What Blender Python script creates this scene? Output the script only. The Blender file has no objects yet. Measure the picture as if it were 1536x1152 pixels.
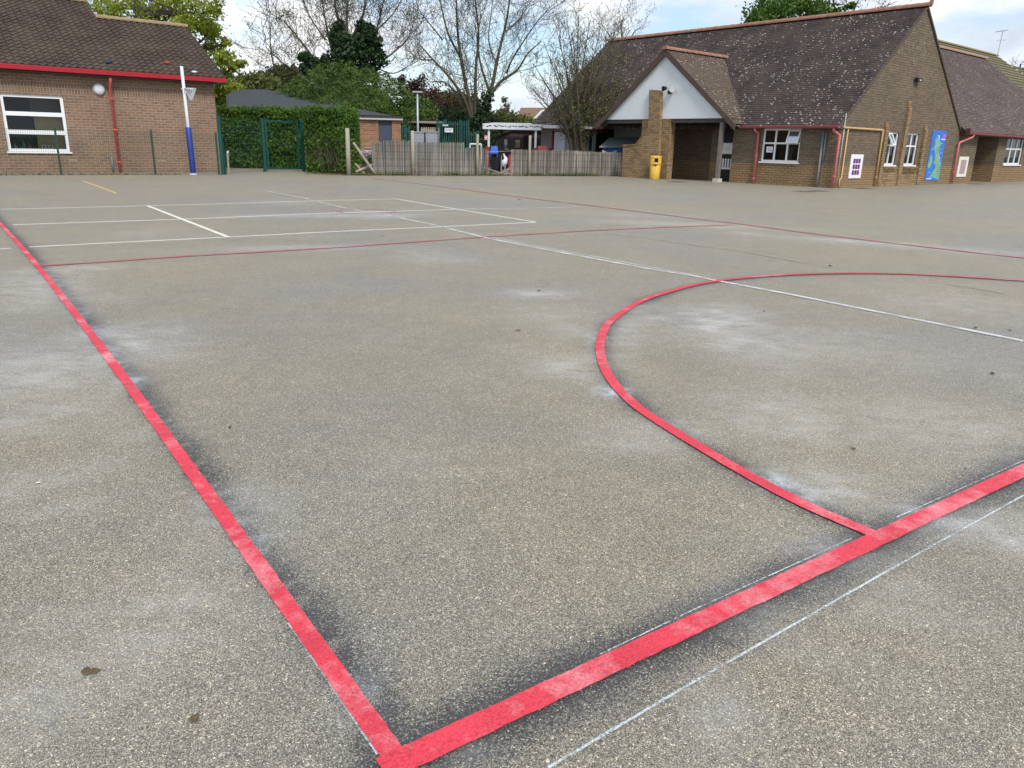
import bpy, math, random
import numpy as np
from mathutils import Vector, noise as mnoise
V = Vector
S = bpy.context.scene
COL = S.collection
rnd = random.Random(7)

# ------------------------------------------------------------ camera
F, PITCH, ROLL, H = 1157.07, .2998, .0215, 1.2
fw = V((0, math.cos(PITCH), -math.sin(PITCH)))
rt0 = V((1, 0, 0)); up0 = rt0.cross(fw)
rt = rt0*math.cos(ROLL) + up0*math.sin(ROLL)
up = -rt0*math.sin(ROLL) + up0*math.cos(ROLL)
O = V((0, 0, H))
cam = bpy.data.cameras.new('camera'); co = bpy.data.objects.new('camera', cam); COL.objects.link(co)
from mathutils import Matrix
M = Matrix((rt, up, -fw)).transposed().to_4x4(); M.translation = O
co.matrix_world = M
cam.sensor_width = 36; cam.lens = 36*F/1536; cam.clip_end = 3000; cam.clip_start = .05
S.camera = co

# survey helpers: direction of a sight line, and where it meets the ground, a plane or a given distance
def ray(x, y): return rt*((x-768)/F) + up*((576-y)/F) + fw
def G(x, y, z=0.):
    d = ray(x, y); return O + d*((z-H)/d.z)
def D(x, y, Y):
    d = ray(x, y); return O + d*(Y/d.y)
class Fr:
    """vertical wall frame: origin, direction along it, outward normal"""
    def __init__(s, o, d, n): s.o = V(o); s.d = V(d).normalized(); s.n = V(n).normalized()
    def P(s, a, z, out=0.): return s.o + s.d*a + s.n*out + V((0, 0, z))
    def hit(s, x, y, out=0.):
        r = ray(x, y); p = s.o + s.n*out; t = ((p-O).dot(s.n))/r.dot(s.n); g = O + r*t
        return (g-s.o).dot(s.d), g.z
    def shift(s, out): return Fr(s.o+s.n*out, s.d, s.n)

# ------------------------------------------------------------ mesh builder
class MB:
    def __init__(s): s.v = []; s.f = []
    def face(s, pts):
        i = len(s.v); s.v += [tuple(p) for p in pts]; s.f.append(tuple(range(i, i+len(pts)))); return s
    def quad(s, a, b, c, d): return s.face((a, b, c, d))
    def boxv(s, o, ux, uy, uz):
        o, ux, uy, uz = V(o), V(ux), V(uy), V(uz)
        i = len(s.v)
        for c in range(8):
            s.v.append(tuple(o + ux*(c & 1) + uy*((c >> 1) & 1) + uz*((c >> 2) & 1)))
        fl = ux.cross(uy).dot(uz) < 0
        for q in ((0, 2, 3, 1), (4, 5, 7, 6), (0, 1, 5, 4), (2, 6, 7, 3), (0, 4, 6, 2), (1, 3, 7, 5)):
            q = tuple(i+k for k in q); s.f.append(q[::-1] if fl else q)
        return s
    def box(s, fr, s0, s1, z0, z1, o0, o1):
        return s.boxv(fr.P(s0, z0, o0), fr.d*(s1-s0), fr.n*(o1-o0), V((0, 0, z1-z0)))
    def prism(s, pts, ext):
        pts = [V(p) for p in pts]; ext = V(ext); n = len(pts)
        i = len(s.v); s.v += [tuple(p) for p in pts] + [tuple(p+ext) for p in pts]
        nn = V((0, 0, 0))
        for k in range(n): nn += pts[k].cross(pts[(k+1) % n])
        fl = nn.dot(ext) > 0
        a = tuple(range(i, i+n)); b = tuple(range(i+n, i+2*n))
        s.f.append(a[::-1] if fl else a); s.f.append(b if fl else b[::-1])
        for k in range(n):
            q = (i+k, i+(k+1) % n, i+n+(k+1) % n, i+n+k); s.f.append(q if fl else q[::-1])
        return s
    def fprism(s, fr, poly, o0, o1): return s.prism([fr.P(a, z, o0) for a, z in poly], fr.n*(o1-o0))
    def tube(s, pts, rr, n=6, caps=True):
        pts = [V(p) for p in pts]
        if not hasattr(rr, '__len__'): rr = [rr]*len(pts)
        i0 = len(s.v)
        t = (pts[1]-pts[0]).normalized(); ref = V((0, 0, 1)) if abs(t.z) < .9 else V((1, 0, 0))
        x = t.cross(ref).normalized()
        for k, p in enumerate(pts):
            if k == 0: t = pts[1]-pts[0]
            elif k == len(pts)-1: t = pts[k]-pts[k-1]
            else: t = pts[k+1]-pts[k-1]
            t = t.normalized(); x = (x - t*x.dot(t))
            x = x.normalized() if x.length > 1e-6 else t.orthogonal().normalized()
            y = t.cross(x)
            for j in range(n):
                a = 2*math.pi*j/n; q = p + (x*math.cos(a)+y*math.sin(a))*rr[k]; s.v.append((q.x, q.y, q.z))
        for k in range(len(pts)-1):
            for j in range(n):
                a = i0+k*n+j; b = i0+k*n+(j+1) % n; s.f.append((a, b, b+n, a+n))
        if caps:
            s.f.append(tuple(i0+j for j in range(n))[::-1]); s.f.append(tuple(i0+(len(pts)-1)*n+j for j in range(n)))
        return s
    def build(s, name, m, parent=None, smooth=False, bevel=0.):
        me = bpy.data.meshes.new(name)
        loc = V(parent['_base']) if parent is not None else V((0, 0, 0))
        vs = np.array(s.v, dtype=np.float64).reshape(-1, 3)
        # automatic metric UVs
        nf = len(s.f)
        me.from_pydata((vs-np.array(loc)).tolist(), [], s.f)
        me.update()
        uvl = me.uv_layers.new(name='UVMap')
        nl = len(me.loops); vi = np.empty(nl, dtype=np.int32); me.loops.foreach_get('vertex_index', vi)
        fn = np.empty(nf*3); me.polygons.foreach_get('normal', fn); fn = fn.reshape(-1, 3)
        lt = np.empty(nf, dtype=np.int32); me.polygons.foreach_get('loop_total', lt)
        N = np.repeat(fn, lt, axis=0); P = vs[vi]
        T = np.stack([-N[:, 1], N[:, 0], np.zeros(nl)], 1); L = np.linalg.norm(T, axis=1)
        flat = L < .05; T[flat] = (1, 0, 0); L[flat] = 1; T /= L[:, None]
        B = np.cross(N, T); B[flat] = (0, 1, 0)
        uv = np.stack([(P*T).sum(1), (P*B).sum(1)], 1)
        uvl.data.foreach_set('uv', uv.ravel())
        o = bpy.data.objects.new(name, me); COL.objects.link(o)
        if parent is not None: o.parent = parent
        me.materials.append(m)
        if smooth: me.polygons.foreach_set('use_smooth', [True]*nf)
        if bevel:
            bm = o.modifiers.new('bevel', 'BEVEL'); bm.width = bevel; bm.segments = 2; bm.limit_method = 'ANGLE'
        return o

def tag(o, label, cat, group=None, kind=None):
    if label: o['label'] = label
    if cat: o['category'] = cat
    if group: o['group'] = group
    if kind: o['kind'] = kind
    return o
def thing(name, loc, label, cat, group=None):
    o = bpy.data.objects.new(name, None); COL.objects.link(o); o.location = loc; o['_base'] = tuple(loc)
    o.empty_display_size = .1
    return tag(o, label, cat, group)
class sub:      # parent proxy so that a sub-part can hang under a part
    pass
def under(child, part):
    child.parent = part; return child
def subpart(mb, name, m, root, part, **k):
    o = mb.build(name, m, root, **k); o.parent = part; return o

# ------------------------------------------------------------ materials
MAT = {}
def newmat(name):
    m = bpy.data.materials.new(name); m.use_nodes = True; nt = m.node_tree
    bs = nt.nodes['Principled BSDF']; return m, nt, bs
def N(nt, t, **k):
    n = nt.nodes.new(t)
    for a, b in k.items():
        if a.startswith('i_'): n.inputs[a[2:].replace('_', ' ')].default_value = b
        else: setattr(n, a, b)
    return n
def ramp(nt, fac, stops, interp='LINEAR'):
    r = nt.nodes.new('ShaderNodeValToRGB'); r.color_ramp.interpolation = interp
    e = r.color_ramp.elements
    while len(e) > 1: e.remove(e[-1])
    e[0].position = stops[0][0]; e[0].color = c4(stops[0][1])
    for p, c in stops[1:]:
        x = e.new(p); x.color = c4(c)
    nt.links.new(fac, r.inputs[0]); return r.outputs[0]
def c4(c):
    if not hasattr(c, '__len__'): c = (c, c, c)
    return (c[0], c[1], c[2], 1)
def mix(nt, fac, a, b, mode='MIX'):
    m = nt.nodes.new('ShaderNodeMix'); m.data_type = 'RGBA'; m.blend_type = mode
    for k, v in ((0, fac), (6, a), (7, b)):
        sck = m.inputs[k]
        if isinstance(v, (int, float)) and k == 0: sck.default_value = v
        elif isinstance(v, (tuple, list, int, float)): sck.default_value = c4(v)
        else: nt.links.new(v, sck)
    return m.outputs[2]
def math_(nt, op, a, b=None, c=None, clamp=False):
    m = nt.nodes.new('ShaderNodeMath'); m.operation = op; m.use_clamp = clamp
    for i, v in enumerate((a, b, c)):
        if v is None: continue
        if isinstance(v, (int, float)): m.inputs[i].default_value = v
        else: nt.links.new(v, m.inputs[i])
    return m.outputs[0]
def coords(nt, kind='pos', scale=None, rot=None):
    if kind == 'pos': o = nt.nodes.new('ShaderNodeNewGeometry').outputs['Position']
    else: o = nt.nodes.new('ShaderNodeUVMap').outputs[0]
    if scale is not None:
        mp = nt.nodes.new('ShaderNodeMapping'); mp.inputs['Scale'].default_value = scale
        if rot: mp.inputs['Rotation'].default_value = rot
        nt.links.new(o, mp.inputs[0]); o = mp.outputs[0]
    return o
def noise_(nt, vec, scale, detail=3, rough=.55, out=0):
    n = nt.nodes.new('ShaderNodeTexNoise'); n.inputs['Scale'].default_value = scale
    n.inputs['Detail'].default_value = detail; n.inputs['Roughness'].default_value = rough
    nt.links.new(vec, n.inputs['Vector']); return n.outputs[out]
def bump_(nt, h, strength, dist, bs):
    b = nt.nodes.new('ShaderNodeBump'); b.inputs['Strength'].default_value = strength; b.inputs['Distance'].default_value = dist
    nt.links.new(h, b.inputs['Height']); nt.links.new(b.outputs[0], bs.inputs['Normal'])

def simple(name, col, rough=.7, var=.25, scale=4, spec=.3, metal=0., bump=0., dirt=None, stretch=None):
    if name in MAT: return MAT[name]
    m, nt, bs = newmat(name)
    p = coords(nt, 'pos', stretch or (1, 1, 1))
    n = noise_(nt, p, scale, 5, .6)
    n2 = noise_(nt, p, scale*9, 3, .6)
    f = math_(nt, 'ADD', math_(nt, 'MULTIPLY', n, .65), math_(nt, 'MULTIPLY', n2, .35))
    a = tuple(x*(1-var) for x in col); b = tuple(min(1, x*(1+var)) for x in col)
    c = ramp(nt, f, [(.3, a), (.7, b)])
    if dirt:
        c = mix(nt, ramp(nt, noise_(nt, p, scale*.6, 6, .7), [(.5, 0.), (.72, .8)]), c, dirt)
    nt.links.new(c, bs.inputs['Base Color'])
    bs.inputs['Roughness'].default_value = rough; bs.inputs['Specular IOR Level'].default_value = spec
    bs.inputs['Metallic'].default_value = metal
    if bump: bump_(nt, n2, bump, .01, bs)
    MAT[name] = m; return m

def brick(name, cols, mortar, w=.225, h=.075, soldier=False, low=None, lowz=.62, stain=.3, msize=.012, lichen=0):
    m, nt, bs = newmat(name)
    uv = coords(nt, 'uv')
    if soldier:
        sx = nt.nodes.new('ShaderNodeSeparateXYZ'); nt.links.new(uv, sx.inputs[0])
        cx = nt.nodes.new('ShaderNodeCombineXYZ'); nt.links.new(sx.outputs[1], cx.inputs[0]); nt.links.new(sx.outputs[0], cx.inputs[1]); uvb = cx.outputs[0]
    else: uvb = uv
    def bt(c1, c2, mo):
        b = nt.nodes.new('ShaderNodeTexBrick'); nt.links.new(uvb, b.inputs['Vector'])
        b.inputs['Scale'].default_value = 1; b.inputs['Brick Width'].default_value = w; b.inputs['Row Height'].default_value = h
        b.inputs['Mortar Size'].default_value = msize; b.inputs['Mortar Smooth'].default_value = .25; b.inputs['Bias'].default_value = 0
        b.inputs['Color1'].default_value = c4(c1); b.inputs['Color2'].default_value = c4(c2); b.inputs['Mortar'].default_value = c4(mo)
        if soldier: b.offset = 0
        return b
    b = bt(cols[0], cols[1], mortar)
    b2 = bt((0, 0, 0), (1, 1, 1), (.5, .5, .5))
    c = mix(nt, math_(nt, 'MULTIPLY', ramp(nt, b2.outputs[0], [(.62, 0.), (.7, 1.)]), math_(nt, 'SUBTRACT', 1.0, b.outputs['Fac'])), b.outputs[0], cols[2])
    if low:
        b3 = bt(low[0], low[1], mortar)
        sx = nt.nodes.new('ShaderNodeSeparateXYZ'); nt.links.new(coords(nt, 'pos'), sx.inputs[0])
        f = ramp(nt, math_(nt, 'ADD', sx.outputs[2], math_(nt, 'MULTIPLY', noise_(nt, coords(nt, 'pos'), 3), .02)), [(lowz/4, 1.), (lowz/4+.004, 0.)])
        # ramp input expects 0..1: divide height by four
        nt.nodes.remove(f.node)
        f = ramp(nt, math_(nt, 'MULTIPLY', sx.outputs[2], .25), [(lowz/4-.002, 1.), (lowz/4+.002, 0.)])
        c = mix(nt, f, c, b3.outputs[0])
    p = coords(nt, 'pos')
    c = mix(nt, 1.0, c, ramp(nt, noise_(nt, p, .7, 5, .6), [(.3, 1-stain), (.7, 1+stain*.4)]), 'MULTIPLY')
    c = mix(nt, 1.0, c, ramp(nt, noise_(nt, p, 22, 3, .6), [(.25, .8), (.75, 1.15)]), 'MULTIPLY')
    if lichen:
        sx = nt.nodes.new('ShaderNodeSeparateXYZ'); nt.links.new(p, sx.inputs[0])
        hi = ramp(nt, math_(nt, 'MULTIPLY', sx.outputs[2], .125), [(.4, 0.), (.6, 1.)])
        sp = ramp(nt, noise_(nt, p, 5.5, 5, .7), [(.6, 0.), (.68, .45)])
        c = mix(nt, math_(nt, 'MULTIPLY', hi, sp), c, (.5, .5, .44))
    nt.links.new(c, bs.inputs['Base Color']); bs.inputs['Roughness'].default_value = .9; bs.inputs['Specular IOR Level'].default_value = .15
    bump_(nt, math_(nt, 'SUBTRACT', 1.0, b.outputs['Fac']), .6, .008, bs)
    MAT[name] = m; return m

def tiles(name, cols, w, h, lichen=.5, flecks=(.56, .54, .48), moss=None, band=None):
    m, nt, bs = newmat(name)
    uv = coords(nt, 'uv')
    b = nt.nodes.new('ShaderNodeTexBrick'); nt.links.new(uv, b.inputs['Vector'])
    b.inputs['Scale'].default_value = 1; b.inputs['Brick Width'].default_value = w; b.inputs['Row Height'].default_value = h
    b.inputs['Mortar Size'].default_value = .006; b.inputs['Mortar Smooth'].default_value = .5
    b.inputs['Color1'].default_value = c4(cols[0]); b.inputs['Color2'].default_value = c4(cols[1]); b.inputs['Mortar'].default_value = c4(tuple(x*.35 for x in cols[0]))
    p = coords(nt, 'pos')
    c = b.outputs[0]
    c = mix(nt, ramp(nt, noise_(nt, p, 1.1, 5, .65), [(.42, 0.), (.62, .75)]), c, cols[2])
    c = mix(nt, 1.0, c, ramp(nt, noise_(nt, p, 14, 4, .7), [(.25, .7), (.75, 1.25)]), 'MULTIPLY')
    # lichen flecks: small irregular pale blotches, one here and there on a tile
    mp = coords(nt, 'uv', (1/(w*.42), 1/(h*.52), 1))
    vo = nt.nodes.new('ShaderNodeTexVoronoi'); vo.inputs['Scale'].default_value = 1; nt.links.new(mp, vo.inputs['Vector'])
    sepc = nt.nodes.new('ShaderNodeSeparateColor'); nt.links.new(vo.outputs['Color'], sepc.inputs[0])
    big = ramp(nt, noise_(nt, p, .8, 4, .6), [(.38, .12), (.62, 1.)])
    thr = math_(nt, 'SUBTRACT', 1.0, math_(nt, 'MULTIPLY', big, lichen*.16))
    pick = math_(nt, 'GREATER_THAN', sepc.outputs[0], thr)
    shp = math_(nt, 'LESS_THAN', math_(nt, 'ADD', vo.outputs['Distance'], math_(nt, 'MULTIPLY', noise_(nt, p, 30), .3)), math_(nt, 'ADD', .35, math_(nt, 'MULTIPLY', sepc.outputs[1], .28)))
    c = mix(nt, math_(nt, 'MULTIPLY', math_(nt, 'MULTIPLY', pick, shp), .78), c, flecks)
    pk2 = math_(nt, 'GREATER_THAN', sepc.outputs[2], .93)
    c = mix(nt, math_(nt, 'MULTIPLY', math_(nt, 'MULTIPLY', pk2, shp), .5), c, (.02, .018, .02))
    if moss: c = mix(nt, ramp(nt, noise_(nt, p, 2.2, 6, .7), [(.45, 0.), (.6, .8)]), c, moss)
    nt.links.new(c, bs.inputs['Base Color']); bs.inputs['Roughness'].default_value = .9; bs.inputs['Specular IOR Level'].default_value = .15
    bump_(nt, math_(nt, 'ADD', noise_(nt, p, 40, 3), math_(nt, 'MULTIPLY', b.outputs['Fac'], -1.)), .5, .01, bs)
    MAT[name] = m; return m

def leafmat(name, a, b, c, trans=.25, sc=.9):
    if name in MAT: return MAT[name]
    m, nt, bs = newmat(name)
    p = coords(nt, 'pos')
    f = math_(nt, 'ADD', math_(nt, 'MULTIPLY', noise_(nt, p, sc, 3), .5), math_(nt, 'MULTIPLY', noise_(nt, p, 19, 2), .5))
    col = ramp(nt, f, [(.34, a), (.5, b), (.66, c)])
    nt.links.new(col, bs.inputs['Base Color']); bs.inputs['Roughness'].default_value = .6; bs.inputs['Specular IOR Level'].default_value = .25
    tr = nt.nodes.new('ShaderNodeBsdfTranslucent'); nt.links.new(col, tr.inputs[0])
    mx = nt.nodes.new('ShaderNodeMixShader'); mx.inputs[0].default_value = trans
    nt.links.new(bs.outputs[0], mx.inputs[1]); nt.links.new(tr.outputs[0], mx.inputs[2])
    nt.links.new(mx.outputs[0], nt.nodes['Material Output'].inputs[0])
    MAT[name] = m; return m

def glassmat():
    m, nt, bs = newmat('window glass')
    tr = nt.nodes.new('ShaderNodeBsdfTransparent'); tr.inputs[0].default_value = (.62, .68, .67, 1)
    gl = nt.nodes.new('ShaderNodeBsdfGlossy'); gl.inputs['Roughness'].default_value = .03; gl.inputs[0].default_value = (.9, .95, 1, 1)
    fr = nt.nodes.new('ShaderNodeFresnel'); fr.inputs[0].default_value = 1.5
    mx = nt.nodes.new('ShaderNodeMixShader'); nt.links.new(fr.outputs[0], mx.inputs[0])
    nt.links.new(tr.outputs[0], mx.inputs[1]); nt.links.new(gl.outputs[0], mx.inputs[2])
    nt.links.new(mx.outputs[0], nt.nodes['Material Output'].inputs[0])
    MAT['glass'] = m; return m

def asphalt():
    m, nt, bs = newmat('worn playground asphalt')
    p = coords(nt, 'pos')
    wp = N(nt, 'ShaderNodeVectorMath', operation='ADD')
    nz = noise_(nt, p, 60, 2, .5, 1)
    sc = N(nt, 'ShaderNodeVectorMath', operation='SCALE'); nt.links.new(nz, sc.inputs[0]); sc.inputs['Scale'].default_value = .008
    nt.links.new(p, wp.inputs[0]); nt.links.new(sc.outputs[0], wp.inputs[1])
    def vor(s, feat='F1'):
        vo = nt.nodes.new('ShaderNodeTexVoronoi'); vo.inputs['Scale'].default_value = s; vo.feature = feat
        nt.links.new(wp.outputs[0], vo.inputs['Vector']); return vo
    v1 = vor(370); v2 = vor(235)
    sep = nt.nodes.new('ShaderNodeSeparateColor'); nt.links.new(v1.outputs['Color'], sep.inputs[0])
    sep2 = nt.nodes.new('ShaderNodeSeparateColor'); nt.links.new(v2.outputs['Color'], sep2.inputs[0])
    stone = ramp(nt, sep.outputs[0], [(0, (.075, .07, .06)), (.25, (.16, .15, .127)), (.65, (.245, .232, .194)), (.88, (.34, .325, .275)), (.97, (.48, .46, .39)), (1, (.62, .59, .51))])
    s2 = ramp(nt, sep2.outputs[0], [(0, (.10, .095, .08)), (.5, (.2, .19, .16)), (.9, (.34, .32, .26)), (.975, (.62, .57, .45)), (1, (.8, .74, .58))])
    c = mix(nt, ramp(nt, sep2.outputs[1], [(.62, 0.), (.66, .8)]), stone, s2)
    crev = ramp(nt, v1.outputs['Distance'], [(.28, 1.08), (.75, .34)])
    c = mix(nt, 1.0, c, crev, 'MULTIPLY')
    # broad wear: browner and greyer areas
    big = noise_(nt, p, .33, 5, .55); med = noise_(nt, p, 1.7, 4, .6)
    tone = ramp(nt, big, [(.35, (1.44, 1.41, 1.42)), (.5, (1.57, 1.48, 1.31)), (.65, (1.66, 1.53, 1.25))])
    c = mix(nt, 1.0, c, tone, 'MULTIPLY')
    c = mix(nt, 1.0, c, ramp(nt, med, [(.3, .94), (.7, 1.07)]), 'MULTIPLY')
    c = mix(nt, 1.0, c, ramp(nt, noise_(nt, p, 9, 3, .6), [(.3, .93), (.7, 1.07)]), 'MULTIPLY')
    at = nt.nodes.new('ShaderNodeAttribute'); at.attribute_name = 'wear'
    sa = nt.nodes.new('ShaderNodeSeparateColor'); nt.links.new(at.outputs['Color'], sa.inputs[0])
    dark, dust, blue = sa.outputs[0], sa.outputs[1], sa.outputs[2]
    fine = noise_(nt, p, 170, 2, .6)
    # black paint mist settles on the stones unevenly
    pick = math_(nt, 'ADD', math_(nt, 'MULTIPLY', sep2.outputs[2], .55), math_(nt, 'MULTIPLY', sep.outputs[1], .45))
    dk = math_(nt, 'MULTIPLY', math_(nt, 'SUBTRACT', math_(nt, 'MULTIPLY', dark, 1.12), math_(nt, 'MULTIPLY', pick, .95)), 4.0, clamp=True)
    dk = math_(nt, 'MAXIMUM', dk, math_(nt, 'MULTIPLY', dark, .3))
    c = mix(nt, math_(nt, 'MULTIPLY', dk, .9), c, (.034, .036, .042))
    du = math_(nt, 'MULTIPLY', math_(nt, 'MULTIPLY', dust, ramp(nt, noise_(nt, coords(nt, 'pos', (1, 1.8, 1), (0, 0, .5)), 4.5, 9, .75), [(.34, .0), (.66, 1.4)])), ramp(nt, fine, [(.3, .45), (.65, 1.25)]), clamp=True)
    c = mix(nt, du, c, (.60, .59, .575))
    bl = math_(nt, 'MULTIPLY', math_(nt, 'MULTIPLY', blue, ramp(nt, noise_(nt, p, 14, 8, .75), [(.36, .05), (.64, 1.5)])), ramp(nt, fine, [(.3, .3), (.6, 1.2)]), clamp=True)
    c = mix(nt, bl, c, (.68, .74, .80))
    nt.links.new(c, bs.inputs['Base Color']); bs.inputs['Roughness'].default_value = .55; bs.inputs['Specular IOR Level'].default_value = .55
    h = math_(nt, 'ADD', math_(nt, 'MULTIPLY', v1.outputs['Distance'], -1.), math_(nt, 'MULTIPLY', v2.outputs['Distance'], -.8))
    bump_(nt, h, .45, .004, bs)
    return m

def paint(name, col, pale, worn=.0, scuff=.5, rough=.55, dirty=None):
    """road paint; 'worn' lets the asphalt below show through where it has rubbed away"""
    m, nt, bs = newmat(name)
    p = coords(nt, 'pos')
    v1 = nt.nodes.new('ShaderNodeTexVoronoi'); v1.inputs['Scale'].default_value = 150; nt.links.new(p, v1.inputs['Vector'])
    f = ramp(nt, math_(nt, 'ADD', math_(nt, 'MULTIPLY', noise_(nt, p, 1.9, 4, .6), .7), math_(nt, 'MULTIPLY', noise_(nt, p, 17, 5, .7), .3)), [(.5, 0.), (.66, scuff)])
    f = math_(nt, 'MULTIPLY', f, ramp(nt, noise_(nt, p, 120, 3, .6), [(.3, .35), (.6, 1.1)]), clamp=True)
    c = mix(nt, f, mix(nt, 1.0, col, ramp(nt, noise_(nt, p, 5, 5, .6), [(.3, .84), (.7, 1.12)]), 'MULTIPLY'), pale)
    c = mix(nt, 1.0, c, ramp(nt, v1.outputs['Distance'], [(.4, 1.), (.85, .72)]), 'MULTIPLY')
    nt.links.new(c, bs.inputs['Base Color']); bs.inputs['Roughness'].default_value = rough; bs.inputs['Specular IOR Level'].default_value = .3
    bump_(nt, math_(nt, 'MULTIPLY', v1.outputs['Distance'], -1.), .35, .005, bs)
    tr = nt.nodes.new('ShaderNodeBsdfTransparent')
    w = math_(nt, 'ADD', math_(nt, 'MULTIPLY', noise_(nt, p, 130, 3, .65), .5), math_(nt, 'MULTIPLY', noise_(nt, p, 3.1, 5, .7), .5))
    a = ramp(nt, w, [(max(0, .30+worn*.4-.06), 0.), (min(1, .30+worn*.4+.06), 1.)])
    mx = nt.nodes.new('ShaderNodeMixShader'); nt.links.new(a, mx.inputs[0])
    nt.links.new(tr.outputs[0], mx.inputs[1]); nt.links.new(bs.outputs[0], mx.inputs[2])
    nt.links.new(mx.outputs[0], nt.nodes['Material Output'].inputs[0])
    MAT[name] = m; return m

glass = glassmat()
white_upvc = simple('white window plastic', (.78, .79, .8), .35, .05, 3, .5)
red_gutter = simple('dark red gutter plastic', (.36, .065, .10), .4, .18, 3, .45)
red_fascia = simple('red painted fascia', (.34, .008, .018), .4, .12, 3, .45)
red_pipe = simple('weathered red downpipe', (.60, .12, .11), .45, .15, 4, .4)
pink_pipe = simple('faded red downpipe', (.58, .17, .17), .5, .2, 4, .4)
dark_wood = simple('dark stained timber', (.055, .045, .04), .75, .3, 6)
soffit_dark = simple('dark eaves soffit', (.06, .055, .05), .8, .2, 4)
green_metal = simple('green powder coated steel', (.006, .062, .05), .4, .2, 3, .5)
dark_green_metal = simple('dark green fence steel', (.012, .05, .035), .45, .2, 3, .5)
white_metal = simple('white painted steel', (.62, .65, .70), .4, .1, 5, .4, dirt=(.5, .5, .48))
blue_pad = simple('blue vinyl post padding', (.018, .04, .25), .4, .2, 5, .5)
grey_wood = simple('weathered grey softwood', (.34, .31, .25), .85, .3, 3, .2, bump=.3, stretch=(1, 1, .15))
grey_metal = simple('galvanised steel', (.42, .45, .47), .45, .12, 3, .4, metal=.3)
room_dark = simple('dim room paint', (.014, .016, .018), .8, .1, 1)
board_tan = simple('tan display board', (.66, .5, .24), .8, .15, 2)
black_plastic = simple('black plastic', (.015, .015, .016), .45, .2, 4)
yellow_plastic = simple('yellow bin plastic', (.74, .47, .07), .4, .12, 3, .45, dirt=(.5, .33, .1))
blue_plastic = simple('blue plastic', (.02, .12, .50), .4, .15, 4, .45)
clay_ridge = simple('orange clay ridge tile', (.30, .145, .095), .85, .3, 5, dirt=(.32, .26, .2))
moss_ridge = simple('mossy ridge tile', (.28, .21, .12), .9, .3, 6)
white_board = simple('white gable cladding', (.66, .70, .73), .5, .06, 1.5, .3)
copper_pipe = simple('ochre painted pipe', (.55, .36, .16), .5, .2, 4, .4)
grey_pipe = simple('grey plastic pipe', (.17, .20, .22), .5, .15, 4, .4)
felt_grey = simple('grey roofing felt', (.058, .066, .07), .9, .15, 2, .15, bump=.3)

ASPH = asphalt()
RED = paint('fresh red line paint', (.71, .055, .082), (.88, .50, .53), .10, .7)
RED_OLD = paint('old dull red line paint', (.50, .12, .15), (.72, .52, .52), .28, .6)
PINK_OLD = paint('faded pink line paint', (.50, .23, .23), (.68, .60, .57), .42, .6)
WHITE_OLD = paint('cream white line paint', (.80, .79, .68), (.85, .85, .8), .06, .4)
CHALK = paint('rubbed white chalk line', (.72, .73, .72), (.85, .85, .85), .42, .4)
CHALK_TRACE = paint('broken chalk trace', (.68, .70, .70), (.8, .8, .8), .50, .4)
CHALK_THIN = paint('thin pale chalk line', (.58, .65, .66), (.8, .8, .8), .38, .4)
YELLOW = paint('yellow line paint', (.72, .52, .15), (.8, .7, .4), .15, .3)
SEAM = paint('dark tar seam', (.11, .105, .095), (.15, .14, .13), .47, .3)

# ------------------------------------------------------------ ground
def gline(px): return [G(x, y) for x, y in px]
side_px = [(586, 1130), (543, 1070), (514, 1025), (449, 931), (400, 864), (345, 784), (300, 722), (240, 638), (187, 568), (120, 486), (51, 400), (23.5, 363), (0, 330)]
goal_px = [(592, 1146), (725.5, 1090), (900, 1008.5), (1036, 941), (1199, 863), (1319, 806), (1536, 709)]
circ_px = [(1310, 803), (1200, 755), (1100, 701), (984, 631), (943, 600), (917, 571), (904, 545), (899.7, 519), (906, 496), (919, 480), (958, 454), (1000, 439), (1062.5, 424), (1150, 414.5), (1254, 410.5), (1373, 412), (1536, 421.5)]
def smooth_pl(pts, k=12):
    out = []
    P = [pts[0]*2-pts[1]] + pts + [pts[-1]*2-pts[-2]]
    for i in range(1, len(P)-2):
        a, b, c, d = P[i-1], P[i], P[i+1], P[i+2]
        for j in range(k):
            t = j/k
            out.append(.5*((2*b)+(c-a)*t+(2*a-5*b+4*c-d)*t*t+(3*b-a-3*c+d)*t**3))
    out.append(pts[-1]); return out
side_w = gline(side_px); goal_w = gline(goal_px)
# straighten the two long lines (least squares) so they stay true when seen from elsewhere
def fit_line(pts):
    a = np.array([[p.x, p.y] for p in pts]); w = 1/np.maximum(np.linalg.norm(a, axis=1), 1)**2
    c = (a*w[:, None]).sum(0)/w.sum(); q = (a-c)*np.sqrt(w)[:, None]; _, _, vt = np.linalg.svd(q); d = vt[0]
    t = (a-c)@d; return [V((*(c+d*t[0]), 0)), V((*(c+d*t[-1]), 0))]
side_l = side_w; goal_l = fit_line(goal_w)
ext = (side_w[-1]-side_w[-3]).normalized()
_a = np.array([[p.x, p.y] for p in side_w]); _c = np.polyfit(_a[:, 1], _a[:, 0], 2, w=1/_a[:, 1])
side_l = [V((float(np.polyval(_c, y)), float(y), 0)) for y in np.linspace(side_w[0].y, side_w[-1].y, 40)]
side_l += [side_l[-1]+(side_l[-1]-side_l[-2]).normalized()*k for k in (6, 14)]
gd = (goal_l[1]-goal_l[0]).normalized()
if goal_l[0].x > goal_l[1].x: goal_l = goal_l[::-1]; gd = -gd
goal_l = [goal_l[0], goal_l[1]+gd*6]
circ_l = smooth_pl(gline(circ_px), 10)
_e = circ_l[-1]; 
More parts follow.
